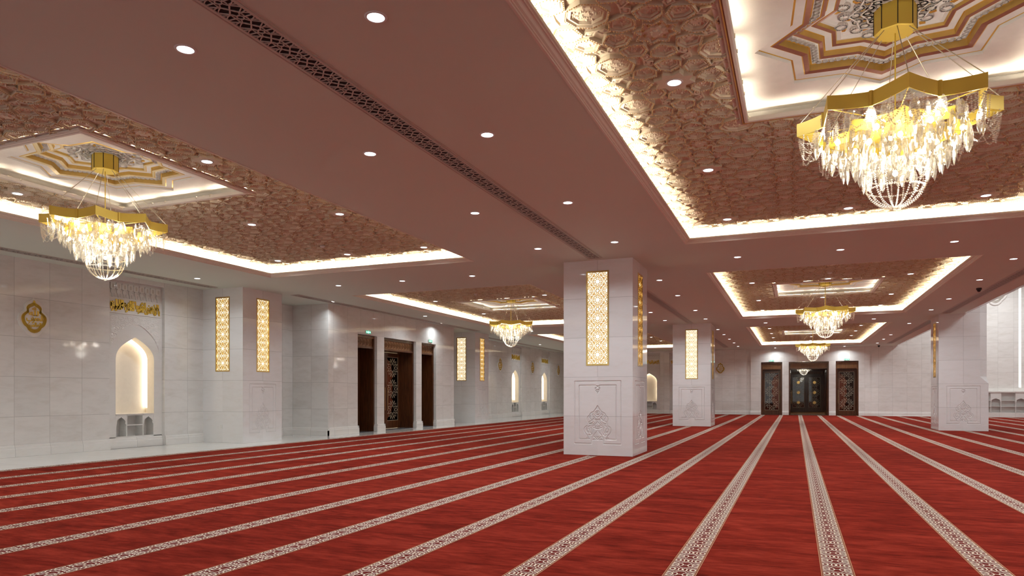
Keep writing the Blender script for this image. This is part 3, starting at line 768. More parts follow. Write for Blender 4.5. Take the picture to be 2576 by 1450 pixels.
# ------------------------------------------------------------------ downlights
def lamp(name, parent, loc, power, col=(.91, .97, 1.), size=.14, spread=2.6):
    l = bpy.data.lights.new(name, 'AREA'); l.shape = 'DISK'; l.size = size; l.energy = power; l.color = col; l.spread = spread
    o = bpy.data.objects.new(name, l); COL.objects.link(o); o.location = loc
    if parent: o.parent = parent
    return o
mb = MB(); mb.lathe([(.073, .0), (.073, -.004), (.078, -.009), (.092, -.008), (.098, -.003), (.099, .0)], 24); RIMM = mb.mesh('downlight', M['plastic'], True)
mb = MB(); mb.poly([(.074*math.cos(2*PI*k/24), -.074*math.sin(2*PI*k/24), -.006) for k in range(24)]); LENS = mb.mesh('lens', M['lens'])
mb = MB(); mb.extrude(star(.235, .165, 8, PI/8), -.04, .0, DOWN); COVER = mb.mesh('star_plate', M['carved'])
PW = 22.
def downlight(x, y, z, label, group, panel=False, power=None):
    o = add('downlight', RIMM, None, (x, y, z)); tag(o, label, 'ceiling light', group)
    add('lens', LENS, o)
    if panel: add('star_plate', COVER, o, (0, 0, .001))
    lamp('downlight_lamp', o, (0, 0, -.0105), power or PW)
ORD = ['nearest', 'second', 'third', 'fourth', 'fifth', 'sixth', 'seventh', 'eighth', 'ninth', 'tenth']
def row(pts, what, group, **k):
    for i, (x, y) in enumerate(pts): downlight(x, y, H, f'{ORD[i]} {what}', group, **k)
row([(-5.31, y) for y in (4.84, 7.89, 11.19, 14.47)], 'round downlight left of the long black slot grille before the nearest pillar', 'downlights in the central flat ceiling')
row([(-3.34, 5.05), (-3.565, 7.87), (-3.565, 11.18), (-3.565, 14.46)], 'round downlight right of the long black slot grille before the nearest pillar', 'downlights in the central flat ceiling')
row([(-5.31, 27.45), (-5.31, 30.73)], 'downlight left of the slot grille between the two free-standing pillars', 'downlights in the central flat ceiling')
row([(-3.575, y) for y in (19.79, 23.09, 27.45, 30.74)], 'downlight right of the slot grille between the two free-standing pillars', 'downlights in the central flat ceiling')
row([(-3.585, y) for y in (36.03, 39.22, 42.59, 45.88, 49.3)], 'downlight in the far row behind the second free-standing pillar', 'downlights in the central flat ceiling')
row([(4.855, y) for y in (19.89, 23.17, 27.41, 30.71)], 'downlight beside the right slot grille in front of the chamfered pillar', 'downlights along the right edge')
row([(4.855, y) for y in (36.23, 42.78, 46.09, 49.46)], 'downlight beside the right slot grille beyond the chamfered pillar', 'downlights along the right edge')
for x, w in ((-1.26, 'left'), (.945, 'middle'), (3.14, 'right')):
    downlight(x, 17.15, H, f'{w} downlight of three in the flat band between nearest and middle right coffers', 'downlights between the coffers')
for x, w in ((-12.64, 'left'), (-10.43, 'middle'), (-8.21, 'right')):
    downlight(x, 17.12, H, f'{w} downlight of three between the front left and middle left coffers', 'downlights between the coffers')
downlight(-12.6, 33.37, H, 'downlight right of the small chandelier between middle left and far left coffers', 'downlights between the coffers')
for x, w in ((-1.24, 'left'), (3.15, 'right')): downlight(x, 33.48, H, f'{w} of two downlights between the middle right and farthest coffers', 'downlights between the coffers')
for x, w in ((-1.29, 'left'), (3.12, 'right')): downlight(x, 52.0, H, f'{w} of two downlights close to the far door wall', 'downlights between the coffers')
downlight(-15.53, 14.56, H, 'downlight in the flat ceiling above the large lit niche', 'downlights along the left wall')
downlight(-14.25, 25.2, H, 'downlight in the flat ceiling in front of the left wooden doors', 'downlights along the left wall')
downlight(-15.48, 42.56, H, 'downlight in the flat ceiling near the far left wall niches', 'downlights along the left wall')
def coffer_lights(nm, cols, rows, which):
    x0, x1, y0, y1 = COFFERS[nm]; cx, cy = (x0+x1)/2, (y0+y1)/2
    for i, dx in enumerate(cols):
        for j, dy in enumerate(rows):
            if (i, j) not in which: continue
            c = ['left', 'middle', 'right'][i]
            downlight(cx+dx, cy+dy, H+.262, f'{ORD[j]} downlight of {c} row in the carved panel of the {nm} coffer', f'downlights in the {nm} coffer', True)
C3 = (-2.19, 0., 2.19); RA = (-6.57, -3.28, 0., 3.28, 6.57); RB = (-5.47, -2.19, 2.19, 5.47)
coffer_lights('front right', C3, RA, {(0, 2), (0, 3), (0, 4), (1, 4), (2, 4)})
coffer_lights('front left', C3, RA, {(0, 2), (2, 2), (1, 3), (2, 3), (0, 4), (1, 4), (2, 4)})
coffer_lights('middle right', C3, RB, {(0, 1), (0, 2), (0, 3), (1, 1), (1, 2), (2, 1), (2, 2), (2, 3)})
coffer_lights('middle left', C3, RB, {(0, 1), (0, 2), (2, 1), (2, 2)})
coffer_lights('far right', C3, RA, {(0, 1), (0, 2), (0, 3), (0, 4), (1, 3), (1, 4), (2, 1), (2, 2), (2, 3), (2, 4)})
coffer_lights('far left', C3, RA, {(2, 2), (2, 3)})
# lamps of the same kind added without fixtures, beyond the view and in the far bays
for x in (-5.31, -3.57, 4.86):
    for y in ((1.3, 4.7, 7.9, 11.2, 14.5) if x > 0 else (1.5,)): lamp('downlight_lamp', None, (x, y, H-.01), PW*(1. if y > 5 else .45))
for x in (-12.6, -10.4, -8.2, -1.26, .93, 3.13):
    for y in (1.3, 4.6): lamp('downlight_lamp', None, (x, y, H+.25), PW*.45)
for x, y in ((3.13, 7.9), (3.13, 11.2), (-15.5, 7.9), (-15.5, 1.5), (-15.0, 20.), (-15., 28.), (-15.5, 37.), (-15.5, 48.), (-12.6, 39.4), (-10.4, 46.), (-12.6, 46.), (-8.2, 39.4), (-8.2, 27.4), (-8.2, 30.7), (-12.6, 30.7)): lamp('downlight_lamp', None, (x, y, H-.01), PW)  # some beyond the view, others added to brighten the dark far bays
# tall hall on the right: unseen, assumed ceiling lights of daylight colour
for y in (4, 16, 28, 40, 49): lamp('assumed_hall_lamp', None, (11.5, y, ZT-.05), 340., (.95, .98, 1.), 3.2, 2.8)

# fill lights added at the solid near wall as assumed daylight; no windows there
def fill_light(x, w, power):
    l = bpy.data.lights.new('added_daylight_fill', 'AREA'); l.shape = 'RECTANGLE'; l.size = w; l.size_y = 4.5; l.energy = power; l.color = (.95, .98, 1.)
    o = bpy.data.objects.new('added_daylight_fill', l); COL.objects.link(o); o.location = (x, Y0+.05, 2.4); o.rotation_euler = (PI/2, 0, 0)
for x in (-12., -1.5): fill_light(x, 8.5, 80.)
# ------------------------------------------------------------------ slot grilles
def grille_mesh(L):
    mb = MB(); w = .125
    mb.poly([(-w, 0, -.0015), (-w, L, -.0015), (w, L, -.0015), (w, 0, -.0015)], 1)  # near-black sheet under an uncut ceiling paints the dark of the slot
    for x in (-w-.012, w+.012): mb.box(x-.014, x+.014, -.02, L+.02, -.012, 0, 0)
    for x in (-w-.05, w+.05): mb.box(x-.006, x+.006, -.02, L+.02, -.006, 0, 0)
    for y in (-.01, L+.01): mb.box(-w, w, y-.014, y+.014, -.012, 0, 0)
    n = int(round(L/.25)); p = L/n; b = .0095
    for k in range(n):
        y = (k+.5)*p; rb = lambda pts, c=False: mb.ribbon([(a, y+q*p/.25) for a, q in pts], b, .0017, .010, DOWN, 0, c, .2)
        rb(ring(0, 0, .030, 8), True)
        for s in (-1, 1):
            rb([(s*a, q) for a, q in bez((.0, .125), (.02, .075), (.10, .05), (.125, .03), 4)]); rb([(s*a, q) for a, q in bez((.0, -.125), (.02, -.075), (.10, -.05), (.125, -.03), 4)])
            rb([(s*a, q) for a, q in bez((.125, .125), (.095, .085), (.03, .075), (.016, .026), 4)]); rb([(s*a, q) for a, q in bez((.125, -.125), (.095, -.085), (.03, -.075), (.016, -.026), 4)])
            rb([(s*.030, 0), (s*.125, 0)]); rb([(s*a, q) for a, q in bez((.05, .0), (.055, .05), (.055, .08), (.0, .125), 4)]); rb([(s*a, q) for a, q in bez((.05, .0), (.055, -.05), (.055, -.08), (.0, -.125), 4)])
            rb([(s*.125, .075), (s*.062, .055)]); rb([(s*.125, -.075), (s*.062, -.055)])
    return mb.mesh('air_vent', [M['grille'], M['dark']])
G15, G14 = grille_mesh(15.), grille_mesh(14.)
for x, y, g, lb in ((-4.415, .98, G15, 'long patterned slot air grille running to the nearest pillar'), (-4.415, 18.2, G14, 'patterned slot air grille between the two free-standing pillars'), (-4.415, 35., G15, 'patterned slot air grille behind the second free-standing pillar'),
                (-16.4, .98, G15, 'patterned slot air grille along the left wall above the lit niche'), (-15.15, 18.2, G14, 'patterned slot air grille above the left wooden doors'), (-16.4, 34.8, G15, 'patterned slot air grille along the far part of left wall'),
                (5.6, 18.2, G14, 'patterned slot air grille at right in front of the chamfered pillar'), (5.6, 35., G15, 'patterned slot air grille at right beyond the chamfered pillar')):
    tag(add('air_vent', g, None, (x, y, H)), lb, 'air vent', 'slot air grilles')
# ------------------------------------------------------------------ chandeliers
def band_mesh(R, Rn, z0, z1, dip=.03, th=.012, n=9):
    """eight-pointed scalloped band of sheet metal; tips at multiples of 45 degrees"""
    mb = MB(); P = []
    for k in range(8):
        a0, a1, a2 = k*PI/4, k*PI/4+PI/8, (k+1)*PI/4
        for (r0, t0), (r1, t1) in (((R, a0), (Rn, a1)), ((Rn, a1), (R, a2))):
            for i in range(n):
                t = i/n; up = (1-t) if r0 > r1 else t        # 1 at a tip, 0 at a notch
                x = r0*math.cos(t0)*(1-t)+r1*math.cos(t1)*t; y = r0*math.sin(t0)*(1-t)+r1*math.sin(t1)*t
                P.append((x, y, -dip*(1-up**1.8)))
    N = len(P)
    for i in range(N):
        (x0, y0, d0), (x1, y1, d1) = P[i], P[(i+1) % N]; q = 1-th/R
        A, B = (x0, y0), (x1, y1); C, D = (x0*q, y0*q), (x1*q, y1*q)
        mb.poly([(*A, z0+d0), (*B, z0+d1), (*B, z1+d1), (*A, z1+d0)]); mb.poly([(*D, z0+d1), (*C, z0+d0), (*C, z1+d0), (*D, z1+d1)])
        mb.poly([(*A, z1+d0), (*B, z1+d1), (*D, z1+d1), (*C, z1+d0)]); mb.poly([(*C, z0+d0), (*D, z0+d1), (*B, z0+d1), (*A, z0+d0)])
    return mb
def drop_geo(mb, x, y, zt, L, w, ang, n=6):
    """a faceted almond crystal hanging from zt"""
    prof = [(.06, 0), (.30, -.10), (.46, -.30), (.50, -.52), (.38, -.76), (.16, -.93), (.02, -1.)]
    ca, sa = math.cos(ang), math.sin(ang); rings = []
    for r, z in prof:
        b = len(mb.v)
        for k in range(n):
            t = 2*PI*k/n; a, c = r*w*math.cos(t), r*w*.5*math.sin(t); mb.v.append((x+a*ca-c*sa, y+a*sa+c*ca, zt+z*L))
        rings.append(b)
    for A, B in zip(rings, rings[1:]):
        for k in range(n): mb.f.append((A+k, B+k, B+(k+1) % n, A+(k+1) % n)); mb.m.append(0)
    mb.f.append(tuple(rings[0]+k for k in range(n))); mb.f.append(tuple(rings[-1]+k for k in reversed(range(n)))); mb.m += [0, 0]
def strand_geo(mb, pts, r=.0095, step=.021):
    P = [Vector(p) for p in pts]; acc = 0.
    for a, b in zip(P, P[1:]):
        L = (b-a).length; t = step-acc
        while t < L: mb.octa(a+(b-a)*(t/L), r); t += step
        acc = L-(t-step)
def make_chandelier(label):
    """origin under the canopy on the ceiling of the star recess, z = 0 at the floor below"""
    r = thing('chandelier', label, 'chandelier', (0, 0, 0), 0, 'crystal chandeliers')
    mb = MB(); mb.lathe([(.185, 5.41), (.192, 5.40), (.192, 5.135), (.18, 5.128)], 8)
    for k in range(8):
        a = k*PI/4; c, s = math.cos(a), math.sin(a); mb.box(.192*c-.004, .192*c+.004, .192*s-.004, .192*s+.004, 5.14, 5.40, 1)
    tag(mb.build('canopy', [M['ring_gold'], M['dark']], r), 'octagonal gold canopy')
    for k in range(8):
        a = k*PI/4; mb = MB()
        mb.tube([(.15*math.cos(a), .15*math.sin(a), 5.135), (.90*math.cos(a), .90*math.sin(a), 4.335)], .0045, 5); mb.build('suspension_cable', M['steel'], r)
    band = band_mesh(.915, .725, 4.215, 4.35).build('crown_band', M['ring_gold'], r); tag(band, 'scalloped gold crown band')
    for k in range(8):
        a = k*PI/4+PI/8; mb = MB(); mb.tube([(.725*math.cos(a), .725*math.sin(a), 4.18), (.725*math.cos(a), .725*math.sin(a), 4.325)], .019, 10); mb.build('band_joint', M['ring_gold'], r)
    tag(band_mesh(.62, .47, 4.06, 4.17, .02).build('inner_band', M['ring_gold'], r), 'smaller gold band behind the crystals')
    mb = MB()
    for k in range(8):
        a = k*PI/4
        for rr, z in ((.90, 4.225), (.62, 4.14)): mb.tube([(0, 0, 4.24), (rr*math.cos(a), rr*math.sin(a), z)], .006, 5)
    mb.tube([(0, 0, 5.13), (0, 0, 3.95)], .007, 6); mb.lathe([(.42, 4.19), (.42, 4.20), (.05, 4.25)], 16)  # disc added above the lamps to keep their light off the star
    mb.build('frame_arm_and_baffle', M['ring_gold'], r)
    rr = random.Random(3)
    env = lambda q: np.interp(q, [0, .2, .3, .4, .5, .6, .7, .8], [3.46, 3.52, 3.55, 3.63, 3.70, 3.79, 3.90, 4.02])
    dm = MB(); drop_geo(dm, 0, 0, 0, .25, .095, 0); DM = dm.mesh('crystal_pendant', M['crystal'])
    dm = MB(); drop_geo(dm, 0, 0, 0, .20, .075, 0); DM2 = dm.mesh('crystal_pendant', M['crystal'])
    n = 0
    for q, cnt in ((.74, 22), (.64, 22), (.53, 20), (.42, 18), (.32, 14)):
        for k in range(cnt):
            a = 2*PI*(k+rr.uniform(-.25, .25))/cnt; q2 = q+rr.uniform(-.035, .035); L = .25 if k % 2 else .20
            zt = env(q2)+L+rr.uniform(0, .09)
            if zt > 4.19: zt = 4.19
            o = add('crystal_pendant', DM if k % 2 else DM2, r, (q2*math.cos(a), q2*math.sin(a), zt)); o.rotation_euler = (0, 0, a+PI/2+rr.uniform(-.6, .6)); n += 1
    mb = MB()
    for q, cnt in ((.72, 26), (.60, 26), (.48, 24), (.37, 20), (.27, 14)):
        z = env(q)+.26
        while z < 4.12:
            for k in range(cnt):
                a = 2*PI*(k+rr.random())/cnt; q2 = q+rr.uniform(-.05, .05); drop_geo(mb, q2*math.cos(a), q2*math.sin(a), z+rr.uniform(.06, .2), rr.uniform(.15, .21), rr.uniform(.055, .075), rr.uniform(0, PI), 5)
            z += .15
    tag(mb.build('crystal_cluster', M['crystal'], r), 'dense inner layers of crystal drops', kind='stuff')
    for k in range(16):       # bowl of bead strands at the bottom
        a = 2*PI*k/16; mb = MB(); R0 = .285
        strand_geo(mb, [(R0*math.cos(t)*math.cos(a), R0*math.cos(t)*math.sin(a), 3.68-.31*math.sin(t)) for t in np.linspace(-.25, PI/2*.96, 14)], .0105, .0215); mb.build('bead_strand', M['crystal'], r)
    for R0, z in ((.285, 3.70), (.26, 3.56), (.245, 3.82)):
        mb = MB(); strand_geo(mb, [(R0*math.cos(t), R0*math.sin(t), z) for t in np.linspace(0, 2*PI, 41)], .011, .022); mb.build('bead_strand', M['crystal'], r)
    mb = MB(); mb.lathe([(.02, 3.385), (.03, 3.37), (.015, 3.35)], 8); mb.build('bottom_finial', M['crystal'], r)
    for k in range(8):        # swags under the crown band
        for s in (-1, 1):
            a0 = k*PI/4; a1 = a0+s*PI/8
            p0, p1 = Vector((.90*math.cos(a0), .90*math.sin(a0), 4.20)), Vector((.72*math.cos(a1), .72*math.sin(a1), 4.17))
            mb = MB()
            for sag, u0, u1 in ((.10, 0, 1), (.20, 0, 1), (.26, .0, .62), (.17, .35, 1)):
                A, B = p0.lerp(p1, u0), p0.lerp(p1, u1)
                strand_geo(mb, [tuple(A.lerp(B, t)-Vector((0, 0, 4*sag*t*(1-t)))) for t in np.linspace(0, 1, 13)])
            mb.build('bead_swag', M['crystal'], r)
        mb = MB(); a0 = k*PI/4; q = .85; t_ = Vector((-math.sin(a0), math.cos(a0), 0)); c_ = Vector((q*math.cos(a0), q*math.sin(a0), 4.20))
        for d, L_ in ((-.10, .20), (.0, .29), (.09, .23)):
            A, B = c_+t_*(d-.035), c_+t_*(d+.035); strand_geo(mb, [tuple(A.lerp(B, t)-Vector((0, 0, L_*(1-abs(2*t-1)**3)))) for t in np.linspace(0, 1, 15)])
        mb.build('bead_tassel', M['crystal'], r)
    mb = MB(); bp = [(.0, .0, 3.72), (.0, 0, 3.98)] + [(.36*math.cos(k*PI/4), .36*math.sin(k*PI/4), 3.99) for k in range(8)] + [(.58*math.cos(k*PI/4+.4), .58*math.sin(k*PI/4+.4), 4.03) for k in range(8)]
    mb.lathe([(.006, -.032), (.022, -.018), (.026, 0), (.018, .022), (.008, .03)], 8); BU = mb.mesh('light_bulb', M['bulb'])
    for q in bp: add('light_bulb', BU, r, q)
    lm = [(0, 0, 3.66, 16., .22), (0, 0, 3.98, 20., .12)] + [(.70*math.cos(k*PI/4+PI/8), .70*math.sin(k*PI/4+PI/8), 4.12, 6., .05) for k in range(8)]  # eight ring lamps added near the crown to brighten the outer crystals
    for x, y, z, e, q in lm:
        l = bpy.data.lights.new('chandelier_lamp', 'POINT'); l.energy = e; l.color = (1., .95, .87); l.shadow_soft_size = q
        o = bpy.data.objects.new('chandelier_lamp', l); COL.objects.link(o); o.parent = r; o.location = (x, y, z)
    return r
ch = make_chandelier('large crystal chandelier with gold crown at upper right under the nearest coffer')
def cc(nm): x0, x1, y0, y1 = COFFERS[nm]; return ((x0+x1)/2, (y0+y1)/2, 0)
ch.location = cc('front right')
for nm, lb in (('front left', 'crystal chandelier with gold crown at left in front of the lit niche'), ('middle left', 'smaller looking chandelier hanging before the left wall, left of the nearest pillar'),
               ('middle right', 'chandelier hanging before the far doors, the nearer and larger of two'), ('far right', 'farthest small chandelier right above the far double door')):
    c = copy_tree(ch); c.location = cc(nm); c['label'] = lb
c = copy_tree(ch); c.location = (.62, YF+4.6, -.42); c['label'] = 'chandelier in the lobby seen through the open far double door'

# ------------------------------------------------------------------ niches
def arch_pts(w=.61, zs=2.46, za=3.10, n=10):
    R = bez((w, zs), (w, zs+.30), (w*.56, za-.19), (0, za), n)
    return R
def keyhole(w, z0, zs, n=6):
    """half outline (x>=0) of a horseshoe ogee arch"""
    return [(w, z0), (w, zs), (w-.018, zs+.006), (w-.018, zs+.03), (w-.034, zs+.036)] + bez((w-.034, zs+.04), (w+.012, zs+.09), (w*.60, zs+.155), (.022, zs+.19), n) + [(0, zs+.215)]
def arch_front(mb, w, h, z0, ow, oz0, ozs, mi=0, yo=0., th=.02, cx=0.):
    """plate w wide (half width), z0..h, with a keyhole cut"""
    K = keyhole(ow, oz0, ozs)
    for s in (-1, 1):
        for (a, b), (c, d) in zip(K, K[1:]):
            if abs(b-d) > 1e-6: mb.poly([(cx+s*a, yo, b), (cx+s*w, yo, b), (cx+s*w, yo, d), (cx+s*c, yo, d)], mi)
            mb.poly([(cx+s*a, yo, b), (cx+s*c, yo, d), (cx+s*c, yo+th, d), (cx+s*a, yo+th, b)], mi)
        mb.poly([(cx, yo, K[-1][1]), (cx+s*w, yo, K[-1][1]), (cx+s*w, yo, h), (cx, yo, h)], mi)
def shelf_unit(parent, x0, x1, z0, z1, y0, depth, bays):
    """built-in marble shelf: bays are (xa, xb, kind)"""
    t = .018; mb = MB()
    mb.box(x0, x1, y0+depth-.01, y0+depth, z0, z1); mb.box(x0, x1, y0, y0+depth, z1-t*1.6, z1); mb.box(x0, x1, y0, y0+depth, z0, z0+t)
    for x in sorted({v for b in bays for v in b[:2]}): mb.box(max(x0, x-t/2), min(x1, x+t/2), y0, y0+depth, z0, z1)
    s = mb.build('shelf_case', M['marble_plain'], parent)
    for xa, xb, kind in bays:
        if kind == 'arch':
            mb = MB(); hw = (xb-xa)/2-t/2; arch_front(mb, hw, z1-t*1.6, z0, hw-.012, z0+t, z0+(z1-z0)*.55, 0, y0+.006, .02, (xa+xb)/2); mb.build('arched_front', M['marble_plain'], s)
        else:
            for f in kind: mb = MB(); mb.box(xa+t/2, xb-t/2, y0+.01, y0+depth-.01, z0+(z1-z0)*f-.013, z0+(z1-z0)*f+.013); mb.build('shelf_board', M['marble_plain'], s)
    return s
def spandrel_strokes():
    S = []
    def scroll(cx, cz, r, a0, turn=1., n=26):
        return [(cx+r*(1-.8*t)*math.cos(a0+turn*2*PI*1.35*t), cz+r*(1-.8*t)*math.sin(a0+turn*2*PI*1.35*t)) for t in np.linspace(0, 1, n)]
    for cx, cz, r, a, tr in ((.17, 3.52, .07, 2.4, 1), (.29, 3.50, .085, .2, -1), (.43, 3.56, .07, 3.5, 1), (.40, 3.40, .085, 1., -1), (.55, 3.48, .085, .3, 1), (.68, 3.58, .07, 2., -1), (.53, 3.31, .075, 1.8, 1), (.69, 3.42, .075, 4., -1),
                           (.64, 3.24, .08, .9, 1), (.72, 3.10, .055, 2.6, -1), (.64, 3.10, .05, .5, 1), (.72, 2.96, .04, 1., -1), (.30, 3.60, .05, 4., 1), (.57, 3.61, .04, 1., 1)):
        S.append(scroll(cx, cz, r, a, tr)); S.append(spline([(cx-r, cz-r*.2), (cx-r*.2, cz+r*1.1), (cx+r*1.1, cz+r*.5)], 4))
    for r in (.115, .078): S.append([(x, z) for x, z in ring(0, 3.58, r, 20)+[ring(0, 3.58, r, 20)[0]]])
    S += [bez((.765, 2.70), (.74, 3.02), (.44, 3.27), (.10, 3.46), 12), [(.765, 2.7), (.765, 3.655), (.13, 3.655)], [(.80, 2.66), (.80, 3.69), (0, 3.69)]]
    return mirror(S)
def niche_meshes():
    out = {}; y0 = 0.; W = .88
    mb = MB(); A = arch_pts(); z0 = .93
    for s in (-1, 1):
        mb.poly([(s*.61, 0, z0), (s*W, 0, z0), (s*W, 0, A[0][1]), (s*A[0][0], 0, A[0][1])])
        for (a, b), (c, d) in zip(A, A[1:]): mb.poly([(s*a, 0, b), (s*W, 0, b), (s*W, 0, d), (s*c, 0, d)])
        mb.poly([(s*.61, 0, .29), (s*W, 0, .29), (s*W, 0, z0), (s*.61, 0, z0)])
        mb.poly([(s*W, 0, .0), (s*.0, 0, 0), (0, 0, .31), (s*W, 0, .31)])
    mb.poly([(-W, 0, A[-1][1]), (W, 0, A[-1][1]), (W, 0, 4.62), (-W, 0, 4.62)])
    # voussoir joints round the arch
    for s in (-1, 1):
        for t in (2, 4, 6, 8):
            (a, b) = A[t]; (c, d) = A[t-1]; nx, nz = (b-d), (c-a); L = math.hypot(nx, nz); mb.ribbon([(s*a, b), (s*(a+nx/L*.20), b+nz/L*.20)], .005, 0, .0006, XZ, 1)
    out['panel'] = mb.mesh('niche_panel', [M['marble_plain'], M['plaster']])
    mb = MB(); full = [(s*a, b) for s, L in ((1, A), (-1, A[-2::-1])) for a, b in L]; path = [(.61, .95)] + full + [(-.61, .95)]
    for (a, b), (c, d) in zip(path, path[1:]): mb.poly([(a, 0, b), (c, 0, d), (c, .27, d), (a, .27, b)], 0)
    k = 1.09; big = [(a*k, .95+(b-.95)*1.03) for a, b in path]
    for (a, b), (c, d), (e, f), (g, h) in zip(path, path[1:], big, big[1:]):
        mb.poly([(a, .27, b), (c, .27, d), (g, .27, h), (e, .27, f)], 0); mb.poly([(e, .27, f), (g, .27, h), (g, .40, h), (e, .40, f)], 0)
    mb.poly([(a, .40, b) for a, b in big], 0)
    mb.poly([(-.67, -.012, .95), (.67, -.012, .95), (.67, .40, .95), (-.67, .40, .95)], 0); mb.poly([(-.615, -.012, .93), (.615, -.012, .93), (.615, -.012, .95), (-.615, -.012, .95)], 0)
    out['interior'] = mb.mesh('niche_recess', M['niche'])
    mb = MB(); kk = 1.055; L = [(a*kk, .95+(b-.95)*1.02) for a, b in [(.61, 1.10)]+full+[(-.61, 1.10)]]
    for (a, b), (c, d) in zip(L, L[1:]): mb.poly([(a, .29, b), (c, .29, d), (c, .375, d), (a, .375, b)])
    out['led'] = mb.mesh('niche_light', M['led_niche'])
    keep = lambda x, z: (z > np.interp(np.abs(x), [0, .10, .30, .50, .65, .74, .765], [3.46, 3.455, 3.36, 3.21, 3.03, 2.84, 2.70])) & (np.abs(x) < .825)
    out['spandrel'] = heightfield('carved_spandrel', -.83, .83, 2.66, 3.71, .0085, spandrel_strokes(), .011, .010, M['marble_plain'], keep)
    mb = MB(); W2 = .845
    for x0, x1, za, zb in ((-W2, W2, 3.725, 3.76), (-W2, W2, 4.115, 4.15), (-W2, -W2+.035, 3.76, 4.115), (W2-.035, W2, 3.76, 4.115)): mb.box(x0, x1, -.018, 0, za, zb)
    mb.box(-W2+.035, W2-.035, -.005, 0, 3.76, 4.115)
    out['frame'] = mb.mesh('inscription_frame', M['white'])
    mb = MB()      # the verse runs in two interlocking lines of tall letters
    letters(mb, 'يا أيها الذين آمنوا', .42, 3.90, .74, .27, .02, .05, -.012); letters(mb, 'اذكروا الله', .03, 3.965, .60, .29, .022, .05, -.012, 0, -.08)
    letters(mb, 'ذكرا كثيرا', -.41, 3.90, .74, .27, .02, .05, -.012); letters(mb, 'الله', -.60, 3.985, .38, .24, .02, .05, -.012); letters(mb, 'الذين', .56, 3.99, .40, .22, .02, .05, -.012); letters(mb, 'كثيرا', -.22, 4.0, .40, .2, .02, .05, -.012)
    out['letters'] = mb.mesh('gilded_inscription', M['gold_text'])
    mb = MB(); n = 9; P = 1.62/n     # band of small stalactite niches
    mb.box(-W, W, -.012, 0, 4.545, 4.575)
    for k in range(n):
        x = -.81+(k+.5)*P
        mb.extrude([(x-.046, 4.36), (x+.046, 4.36), (x+.075, 4.39), (x+.075, 4.545), (x-.075, 4.545), (x-.075, 4.39)], 0, .045, XZ)
        mb.extrude([(x-.028, 4.40), (x+.028, 4.40), (x+.028, 4.485), (x+.014, 4.508), (x, 4.515), (x-.014, 4.508), (x-.028, 4.485)], .044, .0455, XZ, 1)  # flat darker plate; its colour stands in for the shade of a recess
        mb.extrude([(x-.014, 4.16), (x+.014, 4.16), (x+.02, 4.24), (x+.052, 4.275), (x+.052, 4.345), (x+.03, 4.36), (x-.03, 4.36), (x-.052, 4.345), (x-.052, 4.275), (x-.02, 4.24)], 0, .03, XZ)
        if k < n-1:
            xm = x+P/2; mb.extrude([(xm-.008, 4.37), (xm+.008, 4.37), (xm+.008, 4.52), (xm-.008, 4.52)], 0, .052, XZ)
            mb.extrude([(xm-.03, 4.18), (xm+.03, 4.18), (xm+.03, 4.30), (xm, 4.335), (xm-.03, 4.30)], 0, .012, XZ)
    out['stal'] = mb.mesh('stalactite_frieze', [M['marble_plain'], M['grille']])
    return out
NM = niche_meshes()
def niche(label, loc, rot):
    r = thing('prayer_niche', label, 'niche', loc, rot, 'lit prayer niches')
    add('niche_panel', NM['panel'], r); tag(add('niche_recess', NM['interior'], r), 'cream pointed-arch recess'); tag(add('niche_light', NM['led'], r), 'glowing strip inside the arch')
    add('carved_spandrel', NM['spandrel'], r, (0, -.012, 0)); f = add('inscription_frame', NM['frame'], r); tag(add('gilded_inscription', NM['letters'], f, (0, -.004, 0)), 'gold Arabic calligraphy')
    add('stalactite_frieze', NM['stal'], r)
    shelf_unit(r, -.61, .61, .305, .93, -.002, .30, [(-.61, -.265, 'arch'), (-.265, .245, (.52,)), (.245, .61, 'arch')])
    return r
niche('nearest prayer niche on left wall, tall lit arch above a small shelf', (XW-.11, NICHES_L[0], 0), PI/2)
niche('nearer of two narrow looking lit niches on left wall beyond the wooden doors', (XW-.11, NICHES_L[1], 0), PI/2)
niche('farther of two narrow looking lit niches on left wall beyond the wooden doors', (XW-.11, NICHES_L[2], 0), PI/2)
niche('lit niche on far wall seen between the two free-standing pillars', (NICHES_F[0], YF+.11, 0), 0)
niche('lit niche on far wall, only its edge showing left of the second pillar', (NICHES_F[1], YF+.11, 0), 0)

